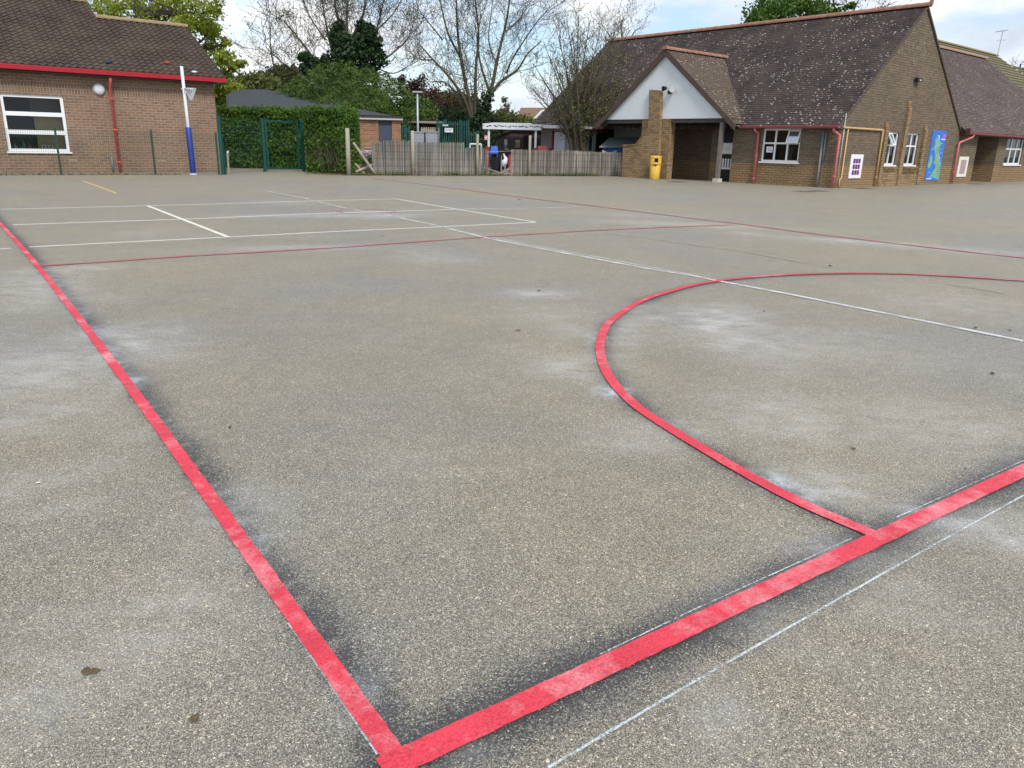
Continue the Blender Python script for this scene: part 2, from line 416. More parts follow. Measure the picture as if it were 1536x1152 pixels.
# dense patch near the camera, coarser outwards
def axis(lo, hi, d0, d1, fine, mid):
    a = list(np.arange(d0, d1, fine)); x = d0
    lo_ = []; s = fine
    while x > lo: s = min(s*1.35, mid); x -= s; lo_.append(x)
    hi_ = []; x = a[-1]; s = fine
    while x < hi: s = min(s*1.35, mid); x += s; hi_.append(x)
    return np.array(lo_[::-1]+a+hi_)
gx = axis(-70, 90, -9.5, 9.5, .065, 1.5); gy = axis(-25, 46, .9, 15, .065, .6)
nx, ny = len(gx), len(gy)
XX, YY = np.meshgrid(gx, gy)
vv = np.stack([XX.ravel(), YY.ravel(), np.zeros(nx*ny)], 1)
idx = np.arange(nx*ny).reshape(ny, nx)
ff = np.stack([idx[:-1, :-1].ravel(), idx[:-1, 1:].ravel(), idx[1:, 1:].ravel(), idx[1:, :-1].ravel()], 1)
me = bpy.data.meshes.new('playground'); me.from_pydata(vv.tolist(), [], ff.tolist())
def segdist(poly):
    """distance, signed side and running length to a polyline for every ground vertex"""
    best = np.full(nx*ny, 1e9); side = np.zeros(nx*ny); run = np.zeros(nx*ny); acc = 0
    for a, b in zip(poly[:-1], poly[1:]):
        d = np.array([b.x-a.x, b.y-a.y]); L = np.linalg.norm(d)
        if L < 1e-6: continue
        d /= L; q = vv[:, :2]-np.array([a.x, a.y]); t = np.clip(q@d, 0, L); r = q-t[:, None]*d
        ds = np.linalg.norm(r, axis=1); sg = np.sign(d[0]*q[:, 1]-d[1]*q[:, 0])
        m = ds < best; best[m] = ds[m]; side[m] = sg[m]; run[m] = (acc+t)[m]; acc += L
    return best, side, run
def vnoise(x, y, s, seed=0):
    return np.array([mnoise.noise(V((a*s, b*s, seed*7.3))) for a, b in zip(x, y)])
near = (np.abs(vv[:, 0]) < 22) & (vv[:, 1] > .5) & (vv[:, 1] < 30)
n1 = np.zeros(nx*ny); n2 = np.zeros(nx*ny)
n1[near] = vnoise(vv[near, 0], vv[near, 1], 1.6, 1); n2[near] = vnoise(vv[near, 0], vv[near, 1], 4.5, 2)
dark = np.zeros(nx*ny); dust = np.zeros(nx*ny); blue = np.zeros(nx*ny)
def band(poly, wl, wr, kl, kr):
    d, sd, run = segdist(poly)
    w = np.where(sd > 0, wl, wr)*(1+.28*n1+.2*n2); k = np.where(sd > 0, kl, kr)*(1+.22*n1)
    return np.clip(k, 0, .86)*np.exp(-(np.maximum(d-.02, 0)/np.maximum(w, .02))**1.5)
dark = np.maximum(dark, band(side_l, .05, .10, .4, .95))
dark = np.maximum(dark, band(goal_l, .12, .12, .95, .8))
dark = np.maximum(dark, band(circ_l, .08, .09, .6, .8))
def blob(px, py, rx, ry, k, arr, rot=0.):
    c = G(px, py); dist = math.hypot(c.x, c.y)
    mx_ = dist/F; hh = (G(px, py+1)-c).length
    a, b = rx*mx_, ry*hh
    q = vv[:, :2]-np.array([c.x, c.y]); u = np.array([c.x, c.y])/dist
    ca, sa = math.cos(rot), math.sin(rot)
    v0 = q@np.array([u[1], -u[0]]); w0 = q@u
    X = (v0*ca+w0*sa)/a; Y = (-v0*sa+w0*ca)/b
    r2 = X*X+Y*Y; arr += k*np.exp(-r2*(1.2+.9*n1+.5*n2))*(r2 < 9)
for a in [(40, 560, 130, 50, .5), (190, 520, 70, 26, .45), (70, 430, 60, 30, .5), (60, 620, 110, 25, .35), (350, 760, 60, 30, .35), (1075, 480, 60, 26, .65), (1130, 520, 90, 26, .35),
          (940, 500, 26, 30, .4), (850, 550, 60, 18, .55), (860, 495, 50, 15, .3), (1240, 730, 60, 30, .5), (1420, 640, 190, 60, .32), (1260, 520, 160, 30, .22), (1430, 455, 120, 20, .25),
          (1500, 800, 90, 40, .4), (1380, 770, 60, 25, .3), (1080, 1070, 60, 70, .35), (700, 1148, 36, 12, .95), (810, 440, 55, 6, .55), (820, 470, 90, 18, .25), (440, 372, 130, 5, .6),
          (120, 403, 70, 4, .5), (560, 322, 60, 5, .7), (440, 324, 120, 3, .5), (1040, 337, 160, 4, .6), (960, 323, 130, 4, .3), (1400, 372, 190, 5, .5), (1260, 360, 120, 3, .4), (640, 385, 60, 10, .35), (690, 391, 60, 4, .3),
          (230, 350, 60, 8, .25), (420, 303, 60, 4, .3), (1000, 640, 50, 12, .35), (940, 660, 70, 20, .3), (1150, 640, 80, 20, .25), (60, 720, 90, 25, .3), (110, 760, 60, 14, .3), (1300, 1010, 120, 40, .15), (30, 1060, 200, 90, .3), (230, 930, 160, 60, .2), (1330, 900, 160, 60, .22),
          (1240, 820, 90, 30, .35), (1120, 920, 90, 40, .3), (600, 700, 120, 40, .12), (1090, 600, 120, 30, .15)]:
    blob(*a[:4], a[4]*(.62 if a[1] < 420 else .85), dust)
for a in [(195, 572, 16, 9, .75), (140, 500, 20, 10, .35), (120, 470, 16, 10, .3), (922, 588, 26, 9, .75), (893, 508, 10, 12, .4), (1165, 722, 36, 12, .75, -.5), (1215, 745, 26, 8, .5, -.5), (545, 1040, 20, 30, .3), (700, 1150, 26, 10, .5), (1390, 775, 26, 8, .25), (380, 820, 16, 26, .25)]:
    blob(*a[:5], blue, *(a[5:]))
c_ = np.stack([np.clip(dark, 0, 1), np.clip(dust, 0, 1), np.clip(blue, 0, 1), np.ones(nx*ny)], 1)
at = me.color_attributes.new('wear', 'FLOAT_COLOR', 'POINT'); at.data.foreach_set('color', c_.astype(np.float32).ravel())
me.materials.append(ASPH)
pg = bpy.data.objects.new('playground', me); COL.objects.link(pg); tag(pg, 'grey brown speckled asphalt playground with paint lines', 'playground', kind='structure')

# wide ground beyond, grass and earth
gm, gnt, gbs = newmat('rough grass and earth')
gp = coords(gnt, 'pos')
gc = mix(gnt, ramp(gnt, noise_(gnt, gp, .25, 6, .65), [(.42, 0.), (.56, 1.)]), (.055, .085, .025), (.12, .10, .07))
gc = mix(gnt, 1.0, gc, ramp(gnt, noise_(gnt, gp, 12, 5, .7), [(.3, .6), (.7, 1.4)]), 'MULTIPLY')
gnt.links.new(gc, gbs.inputs['Base Color']); gbs.inputs['Roughness'].default_value = 1
g = MB(); R_ = 900
g.quad((-R_, -R_, -.02), (R_, -R_, -.02), (R_, R_, -.02), (-R_, R_, -.02))
go = g.build('ground', gm); tag(go, 'grass and earth ground beyond the playground', 'ground', kind='structure')

# ------------------------------------------------------------ painted lines
LINES = 'painted sports court lines'
def ribbon(name, pts, w, z, m, label, jit=.0014, cat='painted line'):
    """flat strip of paint following a centre line on the ground"""
    P = []
    for a, b in zip(pts[:-1], pts[1:]):
        L = (b-a).length; dd_ = min(a.length, b.length); n = max(1, int(L/(.03 if dd_ < 6 else (.12 if dd_ < 12 else .6))))
        for i in range(n): P.append(a+(b-a)*(i/n))
    P.append(pts[-1])
    mb = MB(); rows = []; z *= .3
    for i, p in enumerate(P):
        t = (P[min(i+1, len(P)-1)]-P[max(i-1, 0)]).normalized(); n = V((-t.y, t.x, 0))
        a = p+n*(w/2+rnd.uniform(-jit, jit)); b = p-n*(w/2+rnd.uniform(-jit, jit))
        mb.v += [(a.x, a.y, z), (b.x, b.y, z)]
    for i in range(len(P)-1): mb.f.append((2*i+1, 2*i+3, 2*i+2, 2*i))
    o = mb.build(name, m); tag(o, label, cat, LINES); return o
# first coats, then the fresh red on top; each sheet 4 mm above the last
ribbon('painted_line', gline([(2, 314), (220.7, 308.6), (300, 306.6), (478.5, 301), (593.7, 298.4)]), .065, .004, WHITE_OLD, 'thin cream line farthest back of the three running left from the white court corner')
ribbon('painted_line', gline([(19.5, 337.3), (300, 328), (453, 321.3), (504, 319.3), (550, 318.2), (597.7, 316.8), (685.5, 314)]), .075, .008, WHITE_OLD, 'white line running left through the small red centre circle')
ribbon('painted_line', gline([(44, 370.5), (150, 365), (341.8, 355.6), (500, 347.4), (657, 340.3), (803.6, 333.4)]), .058, .004, WHITE_OLD, 'long cream line nearest the camera, just beyond the old red cross line')
ribbon('painted_line', gline([(0, 373.5), (16, 372.2)]), .045, .004, WHITE_OLD, 'short stub of cream line outside the red sideline')
ribbon('painted_line', gline([(220.7, 308.6), (290, 335.5), (341.8, 355.6)]), .065, .012, WHITE_OLD, 'cream cross line joining the three white lines on the left')
ribbon('painted_line', gline([(593.7, 298.4), (685.5, 314), (803.6, 333.4)]), .06, .012, WHITE_OLD, 'cream end line at the right of the small white court')
ribbon('painted_line', gline([(685.5, 313.5), (800, 312), (875, 310)]), .06, .004, CHALK, 'faint pale line running right from the end of the white court')
ribbon('painted_line', gline([(569, 320), (611.6, 329.5), (657, 338.8), (725.5, 356.5), (810, 373), (900, 390), (975, 404), (1042, 414.5), (1073, 421), (1180, 441), (1300, 465), (1400, 485), (1536, 512.5)]), .06, .016, CHALK, 'chalky white diagonal line passing under the red goal circle')
ribbon('painted_line', gline([(670, 343.5), (760, 360), (850, 377.5), (900, 386), (975, 400.5), (1040, 412)]), .03, .004, CHALK_THIN, 'second faint chalk stroke beside the white diagonal line')
ribbon('painted_line', gline([(396.5, 286), (455, 297), (512, 311), (550, 318)]), .05, .016, CHALK, 'faint chalky line running from the centre circle towards the gate')
ribbon('painted_line', gline([(123, 271), (150, 280.5), (174.8, 290)]), .06, .004, YELLOW, 'short bright yellow line near the left building')
ribbon('painted_line', gline([(412, 269), (463, 278), (520, 286)]), .05, .004, PINK_OLD, 'faded line stub in front of the green gate')
ribbon('painted_line', gline([(51, 400), (150, 393.5), (290, 384), (400, 378), (530, 370), (660, 360.5), (768, 353), (880, 346.5), (1000, 341), (1100, 337.5)]), .068, .020, RED_OLD, 'old dark red cross line meeting the fresh red sideline')
ribbon('painted_line', gline([(39, 301.5), (82, 301.3), (176, 298.6), (263.7, 297), (336, 294.5), (472.7, 291.5), (523.4, 290.3), (627, 291), (740, 291.3)]), .05, .004, PINK_OLD, 'faded pink cross line beyond the white court')
ribbon('painted_line', gline([(560, 267.5), (645, 278), (750, 292), (820, 301), (905, 311), (1000, 323), (1120, 337.5), (1236, 353), (1380, 370), (1536, 387.5)]), .07, .024, RED_OLD, 'old dark red sideline on the far side of the court')
ribbon('painted_line', smooth_pl(gline([(479.5, 268.5), (460, 272.3), (430, 275), (380, 277.5), (290, 278), (200, 276), (121, 271.5), (80, 267.4)]), 6), .05, .008, PINK_OLD, 'faded red arc in front of the netball post')
# small centre circle
cc = (G(503, 317.8)+G(594, 317.0))/2; cr = .42
rx_ = (G(594, 317.5)-G(507, 318)).length/2
ribbon('painted_line', [cc+V((math.cos(a)*rx_, math.sin(a)*rx_, 0)) for a in np.linspace(0, 2*math.pi, 40)], .06, .020, PINK_OLD, 'small faded red circle at the centre of the court')
ribbon('painted_line', side_l, .050, .012, RED, 'fresh bright red sideline running from the near corner to the upper left')
ribbon('painted_line', [p for p in circ_l], .057, .020, RED, 'fresh bright red goal circle curving across the right side', jit=.0013)
e0 = goal_l[0]-gd*.03
ribbon('painted_line', [e0, goal_l[1]], .067, .024, RED, 'fresh bright red goal line across the foreground, widest of the red lines')
ribbon('chalk_line', gline([(822, 1152), (1039, 1024), (1306, 871), (1404, 816), (1536, 742.8)]), .007, .004, CHALK_THIN, 'hair thin white guide line parallel to the near red goal line', .0006, 'chalk line')
ribbon('chalk_line', gline([(900, 982), (1036, 917), (1277, 808)]), .0045, .004, CHALK_TRACE, 'broken thin chalk trace just behind the red goal line', .0008, 'chalk line')
ribbon('chalk_line', gline([(1345, 776), (1417, 744), (1536, 690.7)]), .0045, .004, CHALK_TRACE, 'thin chalk trace behind the goal line at the right edge', .0008, 'chalk line')
ribbon('chalk_line', gline([(432, 934), (490, 1018), (520, 1062), (566, 1132)]), .006, .004, CHALK_THIN, 'thin white edge along the outside of the red sideline', .0008, 'chalk line')
for px, lb in (([(905, 350), (1000, 362.5), (1117, 379), (1244, 402)], 'thin dark seam in the asphalt behind the goal circle'), ([(1396, 424), (1460, 433), (1509, 441.6)], 'short dark seam in the asphalt inside the goal circle'),
               ([(1085, 305), (1220, 318), (1330, 330)], 'dark seam in the asphalt in front of the right building'), ([(1150, 292), (1350, 305), (1536, 315)], 'long dark seam in the asphalt near the corner of the right building')):
    ribbon('asphalt_seam', gline(px), .02, .008, SEAM, lb, .006, 'seam')

# manhole covers by the right building
for i, (px, py, w, d, lb) in enumerate([(1206, 287.5, .45, .45, 'left of the pair of dark drain covers by the building corner'), (1228, 286.8, .5, .4, 'right of the pair of dark drain covers by the building corner'), (1295, 282.8, .8, .5, 'wide dark inspection cover below the purple grid board'), (1463, 276, .7, .5, 'dark inspection cover beyond the world map banner'), (1016, 273, .6, .5, 'dark drain cover in front of the porch')]):
    c = G(px, py); t = thing('drain_cover', c, lb, 'drain cover', 'drain covers in the asphalt')
    f = Fr(c, (.75, .66, 0), (.66, -.75, 0))
    MB().box(f, -w/2, w/2, .004, .012, -d/2, d/2).build('cover', simple('dark iron cover', (.10, .095, .085), .6, .3, 9), t, bevel=.003)
    mb = MB()
    for a, b, c2, d2 in ((-w/2-.04, w/2+.04, -d/2-.04, -d/2), (-w/2-.04, w/2+.04, d/2, d/2+.04), (-w/2-.04, -w/2, -d/2, d/2), (w/2, w/2+.04, -d/2, d/2)): mb.box(f, a, b, .002, .010, c2, d2)
    mb.build('rim', simple('worn iron rim', (.16, .15, .14), .6, .2, 9), t)

# litter: dead leaves and bits
def litter(px, py, s, m, label, name='dead_leaf', cat='dead leaf', curl=.6):
    c = G(px, py); mb = MB(); k = 7; r = random.Random(px); s *= .62 if c.y > 3 else .85
    a0 = r.uniform(0, 6); rows = []
    for i in range(k):
        t = i/(k-1); w = s*.34*math.sin(math.pi*(.08+.84*t))*(1+.25*r.uniform(-1, 1)); x = (t-.5)*s
        z = .004+s*curl*.35*(t-.4)**2*2+s*.03
        zl = z+w*curl*r.uniform(.5, 1.2); zr = z+w*curl*r.uniform(.2, 1.0)
        rows.append([(x, -w, zl), (x, 0, z), (x, w*.9, zr)])
    ca, sa = math.cos(a0), math.sin(a0)
    for rr in rows:
        for (x, y, z) in rr: mb.v.append((c.x+x*ca-y*sa, c.y+x*sa+y*ca, z))
    for i in range(k-1):
        for j in range(2): mb.f.append((i*3+j, i*3+j+1, i*3+j+4, i*3+j+3))
    if name == 'dead_leaf': mb.tube([V((c.x+rows[0][1][0]*ca, c.y+rows[0][1][0]*sa, .01)), V((c.x+(rows[0][1][0]-s*.35)*ca, c.y+(rows[0][1][0]-s*.35)*sa, .006))], .0012, 4)
    o = mb.build(name, m, smooth=True)
    sm = o.modifiers.new('thick', 'SOLIDIFY'); sm.thickness = .0012
    tag(o, label, cat, 'litter on the asphalt'); return o
leaf_brown = simple('dead brown leaf', (.13, .095, .05), .8, .5, 60)
leaf_dark = simple('dark rotted leaf', (.035, .03, .022), .8, .4, 60)
for a in [(136, 1012, .045, leaf_brown, 'curled brown leaf at the lower left of the playground'), (292, 1082, .034, leaf_brown, 'small brown leaf near the bottom edge left of the red corner'), (1280, 675, .04, leaf_brown, 'brown leaf inside the red goal circle'), (1488, 562, .05, leaf_dark, 'dark leaf near the right edge inside the goal circle'),
          (809, 437, .055, leaf_dark, 'dark leaf beyond the apex of the goal circle'), (778, 497, .05, leaf_brown, 'thin brown leaf scrap left of the goal circle'), (345, 643, .03, leaf_dark, 'tiny dark leaf scrap right of the red sideline'), (1245, 400, .07, leaf_dark, 'dark leaf just beyond the far edge of the goal circle'),
          (1463, 493, .06, leaf_dark, 'dark scrap beside the white diagonal line'), (1515, 497, .05, leaf_brown, 'brown scrap beside the white diagonal line at the right edge'), (575, 355, .06, leaf_dark, 'small dark scrap between the cream line and the old red line'), (779, 300, .1, leaf_dark, 'dark leaf near the far sideline'), (1146, 468, .04, leaf_dark, 'dark scrap inside the goal circle near its left side')]:
    litter(*a)
litter(58, 726, .022, simple('pale pebble', (.7, .7, .62), .7, .1, 30), 'small whitish stone chip left of the red sideline', 'stone_chip', 'stone chip', .3)

# ------------------------------------------------------------ wall and window helpers
def wall_holes(mb, fr, s0, s1, z0, z1, holes, depth=.12):
    xs = sorted({s0, s1, *[h[0] for h in holes], *[h[1] for h in holes]}); zs = sorted({z0, z1, *[h[2] for h in holes], *[h[3] for h in holes]})
    for i in range(len(xs)-1):
        for j in range(len(zs)-1):
            a, b, c, d = xs[i], xs[i+1], zs[j], zs[j+1]
            if any(a >= h[0]-1e-6 and b <= h[1]+1e-6 and c >= h[2]-1e-6 and d <= h[3]+1e-6 for h in holes): continue
            mb.quad(*orient(fr, [fr.P(a, c), fr.P(b, c), fr.P(b, d), fr.P(a, d)]))
    for a, b, c, d in holes:
        for p, q in (((a, c), (b, c)), ((b, c), (b, d)), ((b, d), (a, d)), ((a, d), (a, c))):
            mb.quad(fr.P(p[0], p[1]), fr.P(q[0], q[1]), fr.P(q[0], q[1], -depth), fr.P(p[0], p[1], -depth))
def orient(fr, pts):
    n = (pts[1]-pts[0]).cross(pts[2]-pts[1])
    return pts if n.dot(fr.n) > 0 else pts[::-1]
def window(root, fr, s0, s1, z0, z1, cols, rows, inset=.08, fw_=.06, mw=.05, sill=True, room=2.0, board=None, skip=(), sillm=None):
    """cols / rows: fractions where mullions / transoms stand"""
    f = MB(); o0, o1 = -inset-.06, -inset
    f.box(fr, s0, s1, z0, z0+fw_, o0, o1); f.box(fr, s0, s1, z1-fw_, z1, o0, o1)
    f.box(fr, s0, s0+fw_, z0+fw_, z1-fw_, o0, o1); f.box(fr, s1-fw_, s1, z0+fw_, z1-fw_, o0, o1)
    W, Hh = s1-s0, z1-z0
    for r in rows: f.box(fr, s0+fw_, s1-fw_, z0+Hh*r-mw/2, z0+Hh*r+mw/2, o0+.002, o1+.004)
    for c in cols: f.box(fr, s0+W*c-mw/2, s0+W*c+mw/2, z0+fw_, z1-fw_, o0+.004, o1+.002)
    fo = f.build('window', white_upvc, root)
    p = MB(); p.quad(*orient(fr, [fr.P(s0+.02, z0+.02, -inset-.035), fr.P(s1-.02, z0+.02, -inset-.035), fr.P(s1-.02, z1-.02, -inset-.035), fr.P(s0+.02, z1-.02, -inset-.035)]))
    subpart(p, 'pane', glass, root, fo)
    if sill:
        s = MB().box(fr, s0-.05, s1+.05, z0-.05, z0-.002, -inset-.05, .05); subpart(s, 'sill', white_upvc if not sillm else sillm, root, fo)
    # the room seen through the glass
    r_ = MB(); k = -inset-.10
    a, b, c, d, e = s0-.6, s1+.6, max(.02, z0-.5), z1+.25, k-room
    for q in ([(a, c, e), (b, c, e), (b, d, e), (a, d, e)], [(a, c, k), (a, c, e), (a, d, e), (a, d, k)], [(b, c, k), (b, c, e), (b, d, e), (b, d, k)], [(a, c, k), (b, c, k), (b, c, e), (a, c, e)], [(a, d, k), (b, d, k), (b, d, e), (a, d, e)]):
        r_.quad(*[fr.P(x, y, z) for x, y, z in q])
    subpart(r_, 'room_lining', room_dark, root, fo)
    if board:
        for (x0, x1, y0, y1, dd, mm) in board:
            b_ = MB().box(fr, s0+W*x0, s0+W*x1, z0+Hh*y0, z0+Hh*y1, k-dd-.04, k-dd)
            subpart(b_, 'display_board', mm, root, fo)
    return fo
def pipe(root, pts, r, m, name='downpipe', n=10, brackets=None, fr=None):
    o = MB().tube(pts, r, n).build(name, m, root, smooth=False)
    for p in o.data.polygons: p.use_smooth = len(p.vertices) == 4
    if brackets:
        for k in brackets:
            a = V(pts[-1]).lerp(V(pts[-2]), k); subpart(MB().tube([a-V((0, 0, .02)), a+V((0, 0, .02))], r*1.35, n), 'bracket', m, root, o)
    return o
def courses(mb, o, along, upv, L, W, step, lip, wave=None, clip=None):
    """tiled slope: strips that overlap like courses; upv points up the slope, nrm is outward"""
    along = V(along).normalized(); upv = V(upv).normalized(); nrm = along.cross(upv)
    if nrm.z < 0: nrm = -nrm
    n = max(1, int(round(W/step))); step = W/n
    for i in range(n):
        y0, y1 = i*step, (i+1)*step
        a0, a1 = (0, L) if clip is None else clip((y0+y1)/2)
        if a1 <= a0: continue
        if wave is None:
            p = [o+along*a0+upv*y0+nrm*lip, o+along*a1+upv*y0+nrm*lip, o+along*a1+upv*y1+nrm*.002, o+along*a0+upv*y1+nrm*.002]
            q = [o+along*a0+upv*y0-nrm*.004, o+along*a1+upv*y0-nrm*.004, p[1], p[0]]
            for f in (p, q):
                nn = (f[1]-f[0]).cross(f[2]-f[1]); mb.face(f if nn.dot(nrm if f is p else -upv) > 0 else f[::-1])
        else:
            wv, amp = wave; k = max(2, int((a1-a0)/wv*6)); i0 = len(mb.v)
            for j in range(k+1):
                x = a0+(a1-a0)*j/k; ph = (x/wv) % 1
                h = amp*(.5+.5*math.cos(2*math.pi*ph))**1.3
                for yy, hh in ((y0, -.01), (y0, lip+h), (y1, h+.002)):
                    q = o+along*x+upv*yy+nrm*hh; mb.v.append((q.x, q.y, q.z))
            for j in range(k):
                b = i0+j*3; fl = along.cross(upv).dot(nrm) < 0
                for f in ((b, b+3, b+4, b+1), (b+1, b+4, b+5, b+2)): mb.f.append(f[::-1] if fl else f)
    return mb
def ridge_tiles(a, b, r, seg=.42, up_=.0):
    a, b = V(a), V(b); d = (b-a); L = d.length; d.normalize(); x = d.cross(V((0, 0, 1))).normalized(); mb = MB()
    n = max(1, int(L/seg)); st = L/n
    for i in range(n):
        p, q = a+d*(i*st), a+d*((i+1)*st+.02)
        for (e, rr) in ((0, r), (1, r*.93)): pass
        i0 = len(mb.v); K = 8
        for e, rr in ((p, r*1.06), (q, r*.96)):
            for k in range(K+1):
                an = math.pi*(k/K)*1.1-.05*math.pi; v = e+x*math.cos(an)*rr+V((0, 0, 1))*math.sin(an)*rr*.85
                mb.v.append(tuple(v))
        for k in range(K): mb.f.append((i0+k, i0+k+1, i0+K+1+k+1, i0+K+1+k))
        mb.f.append(tuple(range(i0, i0+K+1)))
    return mb

def each(boxes, fr, name, m, root, part=None):
    for b in boxes:
        o = MB().box(fr, *b).build(name, m, root)
        if part: o.parent = part
# ------------------------------------------------------------ left building
d = V((.78, .625, 0)).normalized(); n_in = V((-d.y, d.x, 0))
B0 = G(165, 259); LW = Fr(B0, d, -n_in)
lb = thing('school_building', B0, 'pinkish brick school building with red fascia and white three light window on the left', 'school building')
BR_L = brick('pinkish brown brick', ((.235, .145, .098), (.275, .175, .118), (.20, .13, .092)), (.32, .25, .185), .27, .09, stain=.18, msize=.014)
BR_LS = brick('soldier course brick', ((.235, .145, .098), (.275, .175, .12), (.20, .13, .095)), (.33, .26, .195), .27, .09, soldier=True, stain=.15, msize=.014)
sL, sR = -9.0, 3.87; zE = 3.25
hole = (-2.93, -1.14, .68, 2.46)
w = MB(); sb0, sb1 = 2.55, 2.82
wall_holes(w, LW, sL, sR, 0, sb0, [hole]); w.quad(*orient(LW, [LW.P(sL, sb1), LW.P(sR, sb1), LW.P(sR, zE), LW.P(sL, zE)]))
w.quad(LW.P(3.58, sb0), LW.P(sR, sb0), LW.P(sR, sb1), LW.P(3.58, sb1))
# right end wall and back
dp = 8.0
w.face([LW.P(sR, 0), LW.P(sR, 0, -dp), LW.P(sR, zE, -dp), LW.P(sR, zE+.5*dp/2, -dp/2), LW.P(sR, zE)])
w.quad(LW.P(sR, 0, -dp), LW.P(sL, 0, -dp), LW.P(sL, zE, -dp), LW.P(sR, zE, -dp))
w.quad(LW.P(sL, 0, -dp), LW.P(sL, 0), LW.P(sL, zE), LW.P(sL, zE, -dp))
w.build('wall', BR_L, lb)
sc_ = MB(); sc_.box(LW, sL, 3.58, sb0, sb1, -.05, .002); sc_.build('soldier_course', BR_LS, lb)
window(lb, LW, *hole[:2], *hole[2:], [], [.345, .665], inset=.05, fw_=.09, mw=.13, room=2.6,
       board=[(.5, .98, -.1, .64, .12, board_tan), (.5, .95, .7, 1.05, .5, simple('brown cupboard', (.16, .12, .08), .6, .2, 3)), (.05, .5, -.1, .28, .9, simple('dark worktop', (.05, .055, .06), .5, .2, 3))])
# things on the window ledge: number strip, bottles
ns = thing('number_strip', LW.P(-1.95, .72, -.12), 'small white card strip with red marks inside the left window', 'card')
MB().box(LW, -1.95, -1.62, .78, .9, -.14, -.13).build('card', simple('white card', (.8, .8, .78), .6, .04, 8), ns)
each([(-1.92+k*.1, -1.86+k*.1, .81, .87, -.129, -.127) for k in range(3)], LW, 'printed_mark', simple('dark red print', (.3, .05, .05), .6, .1, 9), ns)
for i, (s_, hh, cc_) in enumerate(((-2.7, .18, (.45, .5, .55)), (-2.45, .28, (.16, .32, .30)), (-2.3, .2, (.35, .15, .2)))):
    t = thing('bottle', LW.P(s_, .74, -.2), ('pale plastic', 'tall green', 'short dark pink')[i]+' bottle standing inside the left window', 'bottle')
    p0 = LW.P(s_, .74, -.2)
    MB().tube([p0, p0+V((0, 0, hh*.6)), p0+V((0, 0, hh*.8)), p0+V((0, 0, hh))], [.05, .05, .02, .018], 10).build('body', simple('bottle %d' % i, cc_, .3, .1, 6, .5), t, True)
    MB().tube([p0+V((0, 0, hh+.001)), p0+V((0, 0, hh+.03))], .02, 10).build('cap', simple('pink cap', (.5, .1, .15), .4, .1), t)
# roof
sl = .52; zr0 = 3.32; ov = .38
upL = (n_in + V((0, 0, sl))).normalized()
eave0 = LW.P(0, zr0, ov)
TL = tiles('grey brown concrete pantiles', ((.066, .049, .040), (.09, .068, .055), (.112, .088, .072)), .225, .25, lichen=0)
def up_len(dist): return dist*math.sqrt(1+sl*sl)
rt_ = MB()
courses(rt_, LW.P(.93-44*.225, zr0, ov), d, upL, 44*.225, up_len(5.35), .25, .035, (.225, .055))
courses(rt_, LW.P(.93, zr0, ov), d, upL, 4.22-.93, up_len(4.05), .25, .035, (.225, .055))
# underside and back slopes
for a0, a1, ln in ((sL-.3, .93, 5.35), (.93, 4.22, 4.05)):
    p = [LW.P(a0, zr0-.03, ov), LW.P(a1, zr0-.03, ov), LW.P(a1, zr0-.03+sl*ln, ov-ln), LW.P(a0, zr0-.03+sl*ln, ov-ln)]
    rt_.face(p); q = [LW.P(a0, zr0-.03+sl*ln, ov-ln), LW.P(a1, zr0-.03+sl*ln, ov-ln), LW.P(a1, zr0-.3, ov-2*ln), LW.P(a0, zr0-.3, ov-2*ln)]; rt_.face(q)
rt_.face([LW.P(.93, zr0+sl*4.05-.2, ov-4.05), LW.P(.93, zr0+sl*5.35-.03, ov-5.35), LW.P(.93, zr0+.4, ov-9)])
ro = rt_.build('roof', TL, lb)
for (a0, a1, ln) in ((sL-.3, .93, 5.35), (.93, 4.22, 4.05)):
    subpart(ridge_tiles(LW.P(a0, zr0+sl*ln+.02, ov-ln), LW.P(a1, zr0+sl*ln+.02, ov-ln), .13), 'ridge_tiles', moss_ridge, lb, ro)
MB().box(LW, sL-.3, 4.2, 3.18, 3.33, .36, .44).build('fascia', red_fascia, lb, bevel=.01)
MB().box(LW, sL-.3, 4.18, 3.12, 3.16, -.02, .359).build('soffit', soffit_dark, lb)
vb = MB().prism([LW.P(4.18, 3.15, .36), LW.P(4.18, 3.30, .36), LW.P(4.18, 3.27+sl*4, .36-4), LW.P(4.18, 3.12+sl*4, .36-4)], d*.03); vb.build('barge_board', dark_wood, lb)
pipe(lb, [LW.P(.32, 3.15, .30), LW.P(.32, 3.0, .30), LW.P(.32, 2.86, .10), LW.P(.32, .03, .10)], .05, red_pipe, brackets=[.12, .5, .86])
pipe(lb, [LW.P(.10, .55, .05), LW.P(.10, .0, .05)], .03, grey_pipe, 'waste_pipe')
